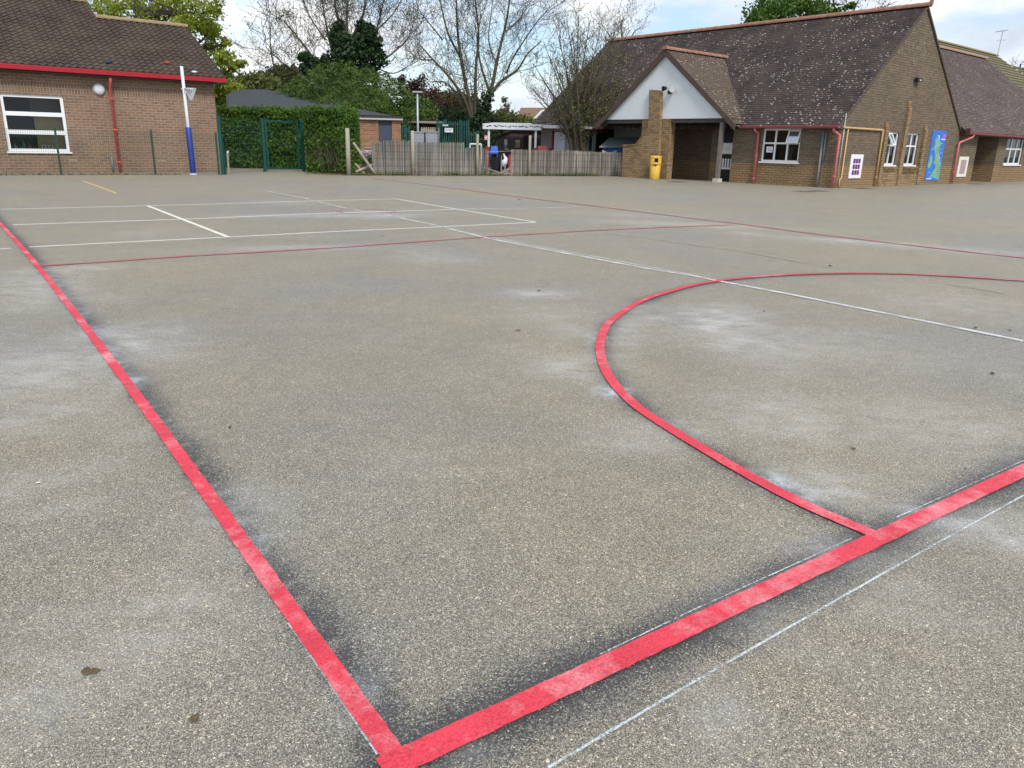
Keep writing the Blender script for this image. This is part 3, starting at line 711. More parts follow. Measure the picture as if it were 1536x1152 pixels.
# round bulkhead lamp
a = LW.P(-.02, 2.74, 0)
bl_ = MB().tube([a, a+LW.n*.05, a+LW.n*.10, a+LW.n*.13], [.175, .175, .15, .08], 24).build('wall_lamp', simple('opal lamp glass', (.60, .63, .66), .6, .04, 3, .3), lb)
subpart(MB().tube([a+LW.n*.0, a+LW.n*.035], .19, 24), 'rim', grey_metal, lb, bl_)
for s_ in (-1.1, 1.75):
    vb = MB().box(LW, s_-.12, s_+.12, .36, .43, -.02, .012); av = vb.build('air_brick', simple('pale air brick', (.42, .33, .26), .8, .15, 20), lb)
    each([(s_-.1+k*.044, s_-.08+k*.044, .375, .415, .010, .014) for k in range(5)], LW, 'slot', black_plastic, lb, av)
for px, py, m_, l_ in ((164, 93, simple('blue rag', (.04, .05, .15), .8, .2), 'small dark blue scrap caught on the left roof'), (252, 94, simple('red ball', (.5, .06, .06), .6, .2), 'small red scrap caught on the left roof'), (292, 108, white_metal, 'small white scrap on the left roof near the netball post')):
    # sight line meets the roof plane
    nn = (V((0, 0, 1)) - n_in*sl); base = LW.P(0, zr0+.1, ov); r = ray(px, py); p = O+r*((base-O).dot(nn)/r.dot(nn))
    mb = MB(); q = [p+d*rnd.uniform(-.12, .12)+upL*rnd.uniform(-.05, .05) for _ in range(6)]
    mb.tube([p-d*.1, p, p+d*.1+upL*.03], [.03, .05, .02], 7)
    o = mb.build('scrap', m_, smooth=True); tag(o, l_, 'scrap')

# ------------------------------------------------------------ right building
b_ = V((.75, .66, 0)).normalized(); a_ = V((-b_.y, b_.x, 0)); C0 = V((11.19, 28.13, 0))
GW = Fr(C0, b_, -a_)        # gable wall
EW = Fr(C0, a_, -b_)        # eaves wall
rb = thing('school_building', C0, 'brown brick school hall with steep lichen spotted tile roof, white gabled porch and map banner', 'school building')
LOWB = ((.34, .215, .105), (.27, .175, .092))
BR_R = brick('dark brown brick', ((.185, .142, .098), (.22, .168, .116), (.155, .12, .085)), (.105, .09, .07), .255, .085, low=LOWB, lowz=.74, stain=.12, msize=.012, lichen=1)
BR_O = brick('orange brown pier brick', ((.38, .245, .125), (.31, .20, .105), (.25, .165, .092)), (.17, .14, .10), .255, .085, stain=.25)
TR = tiles('lichen spotted clay tiles', ((.048, .039, .036), (.070, .056, .050), (.092, .071, .063)), .19, .12, lichen=1.6)
TR2 = tiles('brown clay porch tiles', ((.105, .08, .062), (.13, .098, .075), (.13, .098, .075)), .19, .12, lichen=1.4)
slR = .81; zs = 2.25; hw = 5.2; gwid = 10.4
gh = [(3.56, 4.6, .78, 1.98), (5.36, 6.42, .78, 1.98)]
w = MB(); wall_holes(w, GW, 0, 12.7, 0, 2.2, gh)
w.face(orient(GW, [GW.P(0, 2.2), GW.P(gwid, 2.2), GW.P(gwid-.05, 2.2), GW.P(hw, zs+slR*hw-.04)]))
eh = [(1.48, 3.02, .82, 2.0)]
wall_holes(w, EW, 0, 4.3, 0, 2.2, eh)
w.quad(GW.P(12.7, 0), GW.P(12.7, 0, -1.6), GW.P(12.7, 2.2, -1.6), GW.P(12.7, 2.2))
w.build('wall', BR_R, rb)
# back part of the hall behind and left of the porch
w = MB(); w.box(EW, 11.9, 15.4, 0, 2.2, -.4, -.2); w.build('side_wall', simple('grey painted cladding', (.27, .28, .29), .7, .1, 2), rb)
w = MB()
w.quad(EW.P(15.4, 0, -.3), EW.P(15.4, 0, -10.4), EW.P(15.4, 2.2, -10.4), EW.P(15.4, 2.2, -.3)); w.face([EW.P(15.4, 2.2, -.3), EW.P(15.4, 2.2, -10.4), EW.P(15.4, 6.3, -5.2)])
w.quad(EW.P(0, 0, -10.4), EW.P(15.4, 0, -10.4), EW.P(15.4, 2.2, -10.4), EW.P(0, 2.2, -10.4)); w.build('rear_wall', BR_R, rb)
# porch inner walls and door recess
PI_ = -1.6    # porch wall stands this far behind the eaves wall
w = MB()
w.quad(*orient(EW, [EW.P(5.9, 0, PI_), EW.P(9.0, 0, PI_), EW.P(9.0, 2.34, PI_), EW.P(5.9, 2.34, PI_)]))
MB().box(EW, 9.0, 11.9, 0, 2.33, PI_-.1, PI_).build('porch_cladding', simple('grey painted cladding', (.27, .28, .29), .7, .1, 2), rb)
DF = EW.shift(-.95); td0 = DF.hit(1101, 240)[0]; td1 = DF.hit(1081, 240)[0]; zd = lambda y: DF.hit(1091, y)[1]
wp1 = w; w = MB()
w.quad(EW.P(4.3, 0), EW.P(4.3, 0, -.9), EW.P(4.3, 2.33, -.9), EW.P(4.3, 2.33))
w.quad(*orient(EW, [EW.P(4.3, 0, -.9), EW.P(td0, 0, -.9), EW.P(td0, 2.33, -.9), EW.P(4.3, 2.33, -.9)]))
w.quad(*orient(EW, [EW.P(td1, 0, -.9), EW.P(5.9, 0, -.9), EW.P(5.9, 2.33, -.9), EW.P(td1, 2.33, -.9)]))
w.quad(EW.P(5.9, 0, PI_), EW.P(5.9, 0, -.9), EW.P(5.9, 2.33, -.9), EW.P(5.9, 2.33, PI_))
w.build('door_side_wall', BR_R, rb); w = wp1
w.build('porch_wall', BR_R, rb)
# dark double door with white panels, in the recess
dW = td1-td0
dr = MB().box(EW, td0, td1, 0.02, 2.1, -.98, -.93).build('door', black_plastic, rb)
subpart(MB().box(EW, td0+dW*.08, td0+dW*.88, zd(231), zd(214.5), -.93, -.915), 'upper_panel', white_upvc, rb, dr)
lp = MB(); lz0, lz1 = max(.2, zd(254)), zd(238)
for k in range(4): lp.box(EW, td0+dW*(.12+.2*k), td0+dW*(.24+.2*k), lz0+.07, lz1, -.93, -.915)
lp.box(EW, td0+dW*.10, td0+dW*.86, lz0, lz0+.071, -.93, -.914)
subpart(lp, 'lower_panel', white_upvc, rb, dr)
each([(td0+dW*f_, td0+dW*(f_+.04), zd(224), zd(223), -.915, -.905) for f_ in (.4, .55)], EW, 'fixing', black_plastic, rb, dr)
subpart(MB().box(EW, td0, td1, 2.1, 2.33, -.96, -.9), 'lintel', dark_wood, rb, dr)
# main roof
upF = (b_+V((0, 0, slR))).normalized(); k_ = math.sqrt(1+slR*slR)
r_ = MB(); ovr = .24
courses(r_, EW.P(-.06, zs-slR*ovr, ovr), a_, upF, 15.9, (hw+ovr)*k_, .12, .012)
upB = (-b_+V((0, 0, slR))).normalized()
courses(r_, EW.P(-.06, zs-slR*ovr, -gwid-ovr), a_, upB, 15.9, (hw+ovr)*k_, .12, .012)
for q in (([-.06, zs-slR*ovr-.07, ovr], [15.8, zs-slR*ovr-.07, ovr], [15.8, zs+slR*hw-.07, -hw], [-.06, zs+slR*hw-.07, -hw]), ([-.06, zs-slR*ovr-.07, -gwid-ovr], [15.8, zs-slR*ovr-.07, -gwid-ovr], [15.8, zs+slR*hw-.07, -hw], [-.06, zs+slR*hw-.07, -hw])):
    r_.quad(*[EW.P(*c) for c in q])
ro = r_.build('roof', TR, rb)
subpart(ridge_tiles(EW.P(-.12, zs+slR*hw+.0, -hw), EW.P(15.95, zs+slR*hw+.0, -hw), .15), 'ridge_tiles', clay_ridge, rb, ro)
fin = MB().tube([EW.P(-.12, 6.5, -hw), EW.P(-.15, 6.66, -hw), EW.P(-.22, 6.74, -hw)], [.09, .07, .03], 8); subpart(fin, 'finial', clay_ridge, rb, ro)
# verge closing strips on the gable
vg = MB()
for sg, s0_, s1_ in ((1, -ovr, hw), (-1, gwid+ovr, hw)):
    z0_ = zs-slR*ovr; z1_ = zs+slR*hw
    vg.prism([GW.P(s0_, z0_-.08, .0), GW.P(s0_, z0_+.012, .0), GW.P(s1_, z1_+.012, .0), GW.P(s1_, z1_-.09, .0)], GW.n*.058)
subpart(vg, 'verge', simple('dark verge mortar', (.10, .075, .06), .9, .3, 8), rb, ro)
# gutters and pipes
def gutter(fr, s0, s1, z, out, m, name='gutter', root=rb):
    mb = MB(); i0 = 0; K = 6
    for s_ in (s0, s1):
        for k in range(K+1):
            an = math.pi+math.pi*k/K; mb.v.append(tuple(fr.P(s_, z+.065*math.sin(an), out+.07*math.cos(an))))
    for k in range(K): mb.f.append((k, k+1, K+2+k, K+1+k))
    mb.f.append(tuple(range(K+1))); mb.f.append(tuple(range(K+1, 2*K+2)))
    mb.box(fr, s0, s1, z-.0, z+.012, out+.062, out+.078)
    mb.box(fr, s0, s1, z-.07, z+.03, out-.10, out-.075)
    return mb.build(name, m, root)
gutter(EW, -.06, 3.86, 2.06, .31, red_gutter)
gutter(EW, 10.9, 15.8, 2.06, .31, red_gutter)
MB().box(EW, 0.02, 3.9, 1.995, 2.03, .002, .22).build('soffit', soffit_dark, rb)
pipe(rb, [EW.P(3.2, 1.99, .30), EW.P(3.2, 1.93, .30), EW.P(3.17, 1.82, .08), EW.P(3.17, .02, .08)], .042, pink_pipe, brackets=[.1, .55])
pipe(rb, [EW.P(.12, 1.99, .30), EW.P(.12, 1.92, .30), EW.P(-.02, 1.78, .12), EW.P(-.02, .02, .10)], .048, pink_pipe, brackets=[.22, .93])
pipe(rb, [EW.P(.60, 1.92, .07), EW.P(.60, .55, .07), EW.P(.60, .02, .07)], .04, grey_pipe, 'cable_conduit', brackets=[.98])
pipe(rb, [EW.P(.50, 1.85, .06), EW.P(.50, .9, .06)], .03, grey_pipe, 'cable_conduit')
pipe(rb, [GW.P(.09, 2.5, .05), GW.P(.09, .02, .05)], .016, grey_metal, 'cable_conduit')
# ochre pipe run on the gable
yp = pipe(rb, [GW.P(-.02, 2.03, .07), GW.P(3.02, 2.03, .07), GW.P(3.03, 1.98, .07), GW.P(3.03, .02, .07)], .032, copper_pipe, 'ochre_pipe', brackets=[.16])
pipe(rb, [GW.P(.36, 2.03, .06), GW.P(.36, .35, .06), GW.P(.26, .30, .06), GW.P(.26, .02, .06)], .024, copper_pipe, 'ochre_pipe')
# brick piers on the gable, with stepped tops
def gpier(s0, s1, z1, out, sill=None):
    mb = MB(); mb.box(GW, s0, s1, 0, z1-.2, .002, out)
    for k in range(3): mb.box(GW, s0+.0, s1-.0, z1-.2+k*.075, z1-.125+k*.075, .002, out-.02-k*.022)
    return mb.build('brick_pier', BR_O, rb)
gpier(3.20, 3.46, 2.3, .10); gpier(4.84, 5.14, 3.12, .10); gpier(6.68, 6.96, 2.28, .10)
pl = MB(); pl.box(GW, 3.16, 7.0, 0, .45, .003, .07); pl.box(GW, 3.5, 4.86, .45, .53, .003, .05)
pl.build('brick_plinth', BR_O, rb)
for h in gh:
    sb = MB()
    for k in range(3): sb.box(GW, h[0]-.06+k*.0, h[1]+.08, .50+k*.075, .57+k*.075, .004, .05+k*.035)
    sb.build('brick_sill', BR_O, rb)
blind = simple('grey brown curtain', (.12, .12, .115), .8, .2, 5)
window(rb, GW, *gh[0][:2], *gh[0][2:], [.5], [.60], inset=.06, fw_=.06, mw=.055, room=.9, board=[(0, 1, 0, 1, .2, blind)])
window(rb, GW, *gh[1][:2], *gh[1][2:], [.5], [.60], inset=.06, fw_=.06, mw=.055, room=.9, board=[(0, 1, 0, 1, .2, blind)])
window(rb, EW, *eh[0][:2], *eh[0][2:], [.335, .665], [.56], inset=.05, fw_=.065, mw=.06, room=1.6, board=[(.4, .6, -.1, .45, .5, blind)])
def casement(fr, s0, s1, z0, z1, top_out, bot_out, side=None):
    """opened light: a frame with its pane, swung outwards"""
    if side is None: P4 = [fr.P(s0, z0, bot_out), fr.P(s1, z0, bot_out), fr.P(s1, z1, top_out), fr.P(s0, z1, top_out)]
    else: P4 = side
    ux = (P4[1]-P4[0]); uz = (P4[3]-P4[0]); W_, H_ = ux.length, uz.length; ux.normalize(); uz.normalize(); nn = ux.cross(uz).normalized()*.04
    mb = MB(); t_ = .05
    mb.boxv(P4[0], ux*W_, nn, uz*t_); mb.boxv(P4[0]+uz*(H_-t_), ux*W_, nn, uz*t_); mb.boxv(P4[0]+uz*t_, ux*t_, nn, uz*(H_-2*t_)); mb.boxv(P4[0]+uz*t_+ux*(W_-t_), ux*t_, nn, uz*(H_-2*t_))
    o = mb.build('open_casement', white_upvc, rb)
    pm = MB().boxv(P4[0]+uz*t_+ux*t_+nn*.3, ux*(W_-2*t_), nn*.3, uz*(H_-2*t_))
    subpart(pm, 'pane', MAT['skyglass'], rb, o)
m, nt, bs = newmat('bright reflecting pane'); bs.inputs['Base Color'].default_value = (.45, .52, .56, 1); bs.inputs['Metallic'].default_value = .85; bs.inputs['Roughness'].default_value = .12; MAT['skyglass'] = m
casement(EW, 1.50, 1.98, 1.5, 1.95, -.02, .16)
casement(GW, 3.58, 4.02, 1.5, 1.93, 0, 0, side=[GW.P(3.60, 1.5, .22), GW.P(4.04, 1.5, .16), GW.P(4.00, 1.93, -.02), GW.P(3.6, 1.93, .0)])
# notice in the eaves window
nt_ = thing('notice', EW.P(2.75, 1.1, -.09), 'white paper notice taped inside the hall window', 'notice')
MB().box(EW, 2.60, 2.86, 1.15, 1.36, -.085, -.08).build('paper', simple('white paper', (.75, .78, .85), .7, .04, 6), nt_)
each([(2.66+.02*k, 2.80, 1.30-k*.04, 1.312-k*.04, -.080, -.078) for k in range(3)]+[(2.63, 2.68, 1.19, 1.23, -.080, -.078)], EW, 'printed_mark', simple('dark print', (.08, .08, .12), .7, .1), nt_)
# black security light high on the gable
sl_ = thing('security_light', GW.P(5.26, 3.9, .05), 'black security floodlight high on the brown gable wall', 'security light')
MB().box(GW, 5.06, 5.46, 3.84, 3.97, .03, .17).build('housing', black_plastic, sl_, bevel=.02)
MB().box(GW, 5.2, 5.33, 3.86, 3.91, .17, .18).build('lens', simple('lamp lens', (.5, .5, .45), .3, .1), sl_)
# purple grid board
m1 = thing('grid_board', GW.P(1.42, .72, .01), 'white board with three by three purple squares by the hall corner', 'board')
MB().box(GW, .95, 1.87, .32, 1.15, .004, .03).build('panel', simple('white board face', (.74, .76, .76), .5, .06, 5), m1)
each([(1.14+i*.19, 1.30+i*.19, .44+j*.20, .60+j*.20, .031, .034) for i in range(3) for j in range(3)], GW, 'purple_square', simple('purple print', (.15, .015, .17), .5, .1, 5), m1)
# pinkish grid poster beyond the downpipe
m2 = thing('poster_board', GW.P(11.4, .7, .01), 'cream board with pinkish mottled number grid right of the map banner', 'board')
MB().box(GW, 10.88, 11.95, .28, 1.14, .004, .03).build('panel', simple('cream board face', (.68, .69, .60), .5, .06, 5), m2)
q = MB(); q2 = MB()
for i in range(10):
    for j in range(12): (q if (i+j) % 2 else q2).box(GW, 11.10+i*.062, 11.155+i*.062, .41+j*.050, .453+j*.050, .031, .033)
q.build('grid_cells', simple('dusky pink print', (.36, .19, .22), .6, .2, 9), m2); q2.build('grid_cells', simple('mauve print', (.42, .30, .33), .6, .2, 9), m2)
# map banner: blue sea with a green island outline
mp_ = thing('map_banner', GW.P(8.3, 1.1, .01), 'tall blue banner with green map of an island on the hall wall', 'banner')
bx0, bx1, bz0, bz1 = 7.62, 9.02, .16, 2.15
MB().box(GW, bx0, bx1, bz0, bz1, .004, .018).build('banner', simple('sea blue print', (.03, .16, .55), .5, .12, 2.5), mp_)
isl = [(.30, .10), (.45, .07), (.60, .09), (.80, .03), (.97, .06), (.93, .12), (.98, .20), (.88, .27), (.92, .34), (.80, .42), (.74, .50), (.66, .56), (.62, .66), (.72, .72), (.60, .77), (.50, .84), (.42, .80), (.36, .85), (.30, .77), (.36, .70), (.28, .64), (.40, .57), (.46, .48), (.50, .42), (.42, .36), (.56, .32), (.60, .26), (.50, .20), (.44, .16)]
isl2 = [(.02, .30), (.10, .24), (.22, .27), (.30, .36), (.26, .46), (.18, .53), (.08, .48), (.06, .40)]
shet = [(.50, .90), (.56, .88), (.60, .94), (.66, .98), (.58, .96)]
W_, H_ = bx1-bx0, bz1-bz0
def mapp(poly, m, nm, o0, o1):
    import mathutils
    pts = [(bx0+W_*x, bz0+H_*z) for x, z in poly]
    tri = mathutils.geometry.tessellate_polygon([[V((x, z, 0)) for x, z in pts]])
    mb = MB()
    for t_ in tri: mb.face(orient(GW, [GW.P(*pts[i], o1) for i in t_]))
    for i in range(len(pts)):
        a1, b1 = pts[i], pts[(i+1) % len(pts)]; mb.quad(GW.P(*a1, o0), GW.P(*b1, o0), GW.P(*b1, o1), GW.P(*a1, o1))
    return mb.build(nm, m, mp_)
gmap = simple('map land green', (.17, .36, .22), .5, .35, 3); shal = simple('map shallow water', (.10, .32, .62), .5, .15, 3)
def grow(poly, k):
    cx = sum(p[0] for p in poly)/len(poly); cy = sum(p[1] for p in poly)/len(poly)
    return [(min(.99, max(.01, cx+(x-cx)*k)), min(.99, max(.01, cy+(y-cy)*(1+(k-1)*.4)))) for x, y in poly]
mapp(grow(isl, 1.22), shal, 'shallow_water', .0185, .0195); mapp(isl, gmap, 'land', .020, .022); mapp(isl2, gmap, 'land', .020, .022)
q = MB(); LB = []; q.box = lambda fr, *a: LB.append(a)
q.box(GW, bx0+W_*.66, bx0+W_*.96, bz0+H_*.82, bz0+H_*.84, .0185, .021); q.box(GW, bx0+W_*.08, bx0+W_*.42, bz0+H_*.03, bz0+H_*.045, .0185, .021)
q.box(GW, bx0+W_*.35, bx0+W_*.52, bz0+H_*.89, bz0+H_*.90, .0185, .021); q.box(GW, bx0+W_*.48, bx0+W_*.53, bz0+H_*.83, bz0+H_*.89, .0185, .021)
for x, z in ((.75, .74), (.72, .63), (.8, .55), (.78, .45), (.12, .62), (.2, .16)): q.box(GW, bx0+W_*x, bx0+W_*(x+.06), bz0+H_*z, bz0+H_*(z+.012), .0185, .021)
each(LB, GW, 'map_lettering', simple('white map print', (.75, .8, .85), .5, .05), mp_)
MB().box(GW, bx0+W_*.74, bx0+W_*.98, bz0+H_*.85, bz0+H_*.94, .0185, .021).build('map_emblem', simple('violet print', (.30, .14, .55), .5, .1), mp_)

# porch: gabled roof, white board, brick pier
tc, phw, zp = 7.33, 3.5, 4.98; pf = .62   # centre, half width, ridge height, face stands this far out
slP = .81
ez = zp-slP*phw
r_ = MB()
for sg in (-1, 1):
    uv_ = (a_*(-sg)+V((0, 0, slP))).normalized()
    courses(r_, EW.P(tc+sg*phw, ez, pf+.14), -b_*-1, uv_, 4.6, phw*k_, .12, .012)
    q = [(tc+sg*phw, ez-.07, pf+.14), (tc, zp-.07, pf+.14), (tc, zp-.07, -3.6), (tc+sg*phw, ez-.07, -3.6)]; r_.quad(*[EW.P(*c) for c in q])
po = r_.build('porch_roof', TR2, rb)
subpart(ridge_tiles(EW.P(tc, zp, pf+.2), EW.P(tc, zp, -3.45), .13), 'ridge_tiles', clay_ridge, rb, po)
# the lead valley where the porch roof meets the main roof
jv = (zp-zs)/slR
vl = MB().tube([EW.P(3.84, 2.09, .24), EW.P(tc-.05, zp+.0, -jv+.05)], [.04, .04], 6); subpart(vl, 'valley', simple('dark lead valley', (.03, .03, .035), .6, .2), rb, po)
bb = MB()
for sg in (-1, 1):
    bb.prism([EW.P(tc+sg*(phw+.03), ez-.22, pf+.08), EW.P(tc+sg*(phw+.03), ez+.01, pf+.08), EW.P(tc, zp+.03, pf+.08), EW.P(tc, zp-.24, pf+.08)], EW.n*.06)
bb.build('barge_board', simple('dark brown bargeboard', (.085, .062, .05), .75, .25, 5), rb)
bzl = 2.36; hwb = (zp-bzl)/slP-.12
MB().prism([EW.P(tc-hwb, bzl, pf-.04), EW.P(tc+hwb, bzl, pf-.04), EW.P(tc, zp-.12, pf-.04)], EW.n*.04).build('gable_board', white_board, rb)
MB().box(EW, tc-hwb-.2, tc+hwb+.2, 2.2, 2.355, pf-.10, pf-.02).build('porch_beam', dark_wood, rb)
MB().quad(EW.P(tc-3.3, 2.34, pf-.05), EW.P(tc+3.3, 2.34, pf-.05), EW.P(tc+3.3, 2.34, PI_), EW.P(tc-3.3, 2.34, PI_)).build('porch_ceiling', soffit_dark, rb)
PF = EW.shift(pf)
def pz(x, y): return PF.hit(x, y)
pr = MB()
t1 = pz(1003, 220)[0]; t0 = pz(961, 220)[0]
pr.box(PF, t1, t0, 0, 2.34, -.34, -.0)
pts = [pz(937, 262), pz(938, 219), pz(957, 218), pz(976, 194), pz(977.5, 135), pz(995, 136), pz(990, 262)]
pts = [(s_, max(z_, 0) if i not in (0, 6) else 0) for i, (s_, z_) in enumerate(pts)]
pr.fprism(PF, pts, .003, .16)
pr.build('brick_pier', BR_O, rb)
cp = MB()
for i in (1, 2):
    a1, b1 = V((*pts[i], 0)), V((*pts[i+1], 0)); cp.prism([PF.P(a1.x, a1.y, -.0), PF.P(b1.x, b1.y, -.0), PF.P(b1.x, b1.y+.05, -.0), PF.P(a1.x, a1.y+.05, -.0)], PF.n*.19)
cp.build('coping', BR_O, rb)
# porch post on a white block
ps, pz_ = PF.hit(1075, 271); 
MB().box(PF, ps-.07, ps+.07, .14, 2.2, -.10, .04).build('porch_post', simple('grey painted post', (.17, .15, .13), .8, .25, 6), rb)
MB().box(PF, ps-.13, ps+.13, 0, .14, -.16, .10).build('post_base', simple('pale concrete block', (.5, .48, .42), .85, .1, 9), rb)
# floodlights on the gable board
fs, fz = PF.hit(1008, 134)
fl = thing('floodlight', PF.P(fs, fz, 0), 'pair of small floodlights on the white porch gable', 'floodlight')
MB().tube([PF.P(fs+.05, fz, .0), PF.P(fs+.05, fz, .16)], .03, 8).build('bracket', grey_metal, fl)
MB().tube([PF.P(fs+.22, fz+.05, .10), PF.P(fs+.26, fz+.02, .24)], [.06, .10], 12).build('lamp_head', black_plastic, fl)
MB().tube([PF.P(fs-.12, fz+.02, .08), PF.P(fs-.2, fz-.02, .24)], [.07, .12], 12).build('lamp_head', white_metal, fl)
MB().box(PF, fs-.02, fs+.1, fz-.18, fz-.06, .04, .14).build('sensor', black_plastic, fl)

# ------------------------------------------------------------ right wing
wing = thing('school_wing', GW.P(13, 0, -1), 'lower brick wing with brown tile roof at the right edge', 'school wing')
w = MB(); wh = [(16.5, 18.9, .80, 2.12)]
wall_holes(w, GW.shift(0), 15.3, 27, 0, 2.25, wh)
w.quad(GW.P(12.7, 0, -1.6), GW.P(15.3, 0, -1.6), GW.P(15.3, 2.25, -1.6), GW.P(12.7, 2.25, -1.6)); w.quad(GW.P(15.3, 0, -1.6), GW.P(15.3, 0), GW.P(15.3, 2.25), GW.P(15.3, 2.25, -1.6))
w.quad(GW.P(27, 0), GW.P(27, 0, -11.5), GW.P(27, 2.25, -11.5), GW.P(27, 2.25)); w.face([GW.P(27, 2.25), GW.P(27, 2.25, -11.5), GW.P(27, 6.6, -5.6)])
w.build('wall', BR_R, wing)
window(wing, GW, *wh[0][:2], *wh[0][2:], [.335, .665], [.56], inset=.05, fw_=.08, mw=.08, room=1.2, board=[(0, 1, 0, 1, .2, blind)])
upW = (a_+V((0, 0, .80))).normalized()
TW = tiles('brown wing clay tiles', ((.095, .075, .068), (.12, .095, .084), (.13, .10, .088)), .19, .12, lichen=1.5)
r_ = MB(); kw = math.sqrt(1+.64)
courses(r_, GW.P(10.35, 2.16, .30), b_, upW, 16.9, 5.75*kw, .12, .012)
r_.quad(GW.P(10.35, 2.09, .30), GW.P(27.2, 2.09, .30), GW.P(27.2, 2.09+.8*5.75, .3-5.75), GW.P(10.35, 2.09+.8*5.75, .3-5.75))
r_.quad(GW.P(10.35, 2.1, -11.5), GW.P(27.2, 2.1, -11.5), GW.P(27.2, 2.12+.8*5.75, .3-5.75), GW.P(10.35, 2.12+.8*5.75, .3-5.75))
wo = r_.build('roof', TW, wing)
subpart(ridge_tiles(GW.P(10.5, 2.16+.8*5.75, .3-5.75), GW.P(27.2, 2.16+.8*5.75, .3-5.75), .15), 'ridge_tiles', simple('pinkish clay ridge', (.36, .22, .16), .85, .25, 5), wing, wo)
gutter(GW, 10.5, 27.2, 2.12, .37, red_gutter, root=wing)
MB().box(GW, 10.45, 27.2, 2.02, 2.06, 0.01, .28).build('soffit', soffit_dark, wing)
MB().prism([GW.P(10.42, 1.98, .05), GW.P(10.42, 2.25, .05), GW.P(10.42, 2.3, .42), GW.P(10.42, 2.05, .42)], b_*.05).build('eaves_box', simple('dark red eaves box', (.12, .03, .035), .6, .2), wing)
pipe(wing, [GW.P(11.05, 2.05, .36), GW.P(11.0, 1.95, .34), GW.P(10.35, 1.72, .10), GW.P(10.30, 1.60, .10), GW.P(10.30, .02, .10)], .045, pink_pipe, brackets=[.3, .75])
# mossy ribbed roof beyond
br = thing('mossy_roofed_building', GW.P(25, 0, -13), 'building with mossy ribbed roof and aerial behind the right wing', 'building')
zt = 9.2; far = Fr(GW.P(0, 0, -14), b_, -a_)
TM = tiles('mossy concrete tiles', ((.16, .14, .095), (.20, .175, .12), (.15, .14, .08)), .3, .55, lichen=.15, moss=(.15, .15, .06))
r0 = far.hit(1400, 66); r1 = far.hit(1497, 80); r2 = far.hit(1516, 103)
r_ = MB(); zA = r0[1]; zB = r1[1]; zz = (zA+zB)/2
upM = (a_+V((0, 0, .7))).normalized()
Wm = (zz-2.4)/.7*math.sqrt(1+.49)
courses(r_, far.P(r0[0]-3, 2.4, (zz-2.4)/.7), b_, upM, r1[0]-r0[0]+3, Wm, .5, .06)
Wm2 = (r2[1]-2.4)/.7*math.sqrt(1+.49)
courses(r_, far.P(r1[0], 2.4, (zz-2.4)/.7), b_, upM, 18, Wm2, .5, .06)
mo = r_.build('roof', TM, br)
subpart(ridge_tiles(far.P(r0[0]-3, zz+.02, 0), far.P(r1[0], zz+.02, 0), .15), 'ridge_tiles', moss_ridge, br, mo)
w = MB(); w.box(far, r0[0]-3, r1[0], 0, 2.4, -6, (zz-2.4)/.7-.3); w.box(far, r1[0], r1[0]+18, 0, 2.4, -5, (zz-2.4)/.7-.3)
w.prism([far.P(r1[0], 2.4, (zz-2.4)/.7-.3), far.P(r1[0], zz-.1, 0), far.P(r1[0], 2.4, -6)], -b_*.2); w.build('wall', BR_R, br)
ae = thing('television_aerial', far.P(r1[0]-.1, zz, 0), 'thin television aerial on the mossy roof at the right', 'aerial')
p0 = far.P(r1[0]-.1, zz, 0)
MB().tube([p0-V((0, 0, .3)), p0+V((.1, 0, 2.1))], .03, 6).build('mast', grey_metal, ae)
q = MB(); q.tube([p0+V((-.5, .1, 2.0)), p0+V((.5, -.1, 2.15))], .018, 4); q2 = MB()
for k in range(5): q.tube([p0+V((-.4+k*.2, -.3, 1.98+k*.03)), p0+V((-.4+k*.2, .3, 1.98+k*.03))], .012, 4)
q2.tube([p0+V((-.3, 0, 1.3)), p0+V((.5, 0, 1.35))], .016, 4); q2.build('crossbar', grey_metal, ae)
q.build('antenna', grey_metal, ae)

# ------------------------------------------------------------ yellow bin
bs_ = PF.hit(983, 250, .46)[0]; bc = PF.P(bs_, 0, .46); bn = thing('litter_bin', bc, 'yellow plastic litter bin with hooded top against the brick pier', 'litter bin')
MB().tube([bc, bc+V((0, 0, .03)), bc+V((0, 0, .62)), bc+V((0, 0, .63))], [.21, .225, .245, .24], 24).build('body', yellow_plastic, bn, True)
hd = MB(); zz0, zz1 = .66, .98
for k in range(10):       # hood with two openings
    a0, a1 = 2*math.pi*k/10-1.95, 2*math.pi*(k+1)/10-1.95
    q = lambda a, z, r=.265: bc+V((math.cos(a)*r, math.sin(a)*r, z))
    if k in (0, 3, 6):
        hd.quad(q(a0, zz0), q(a1, zz0), q(a1, zz0+.08), q(a0, zz0+.08)); hd.quad(q(a0, zz1-.06), q(a1, zz1-.06), q(a1, zz1), q(a0, zz1))
    else: hd.quad(q(a0, zz0), q(a1, zz0), q(a1, zz1), q(a0, zz1))
hd.tube([bc+V((0, 0, .98)), bc+V((0, 0, 1.01)), bc+V((0, 0, 1.03))], [.27, .26, .18], 10); hd.tube([bc+V((0, 0, .63)), bc+V((0, 0, .66))], [.25, .27], 20)
hd.build('hood', yellow_plastic, bn)
MB().tube([bc+V((0, 0, .64)), bc+V((0, 0, .97))], .20, 12).build('liner', black_plastic, bn)
q = MB(); vd = V((bc.x, bc.y, 0)).normalized(); sd_ = V((vd.y, -vd.x, 0)); pp = bc-vd*.262
q.prism([pp-sd_*.12+V((0, 0, .66)), pp+sd_*.12+V((0, 0, .66)), pp+V((0, 0, .58))], -vd*.01); q.build('latch_flap', black_plastic, bn)

bn.scale = (.9, .9, .9)

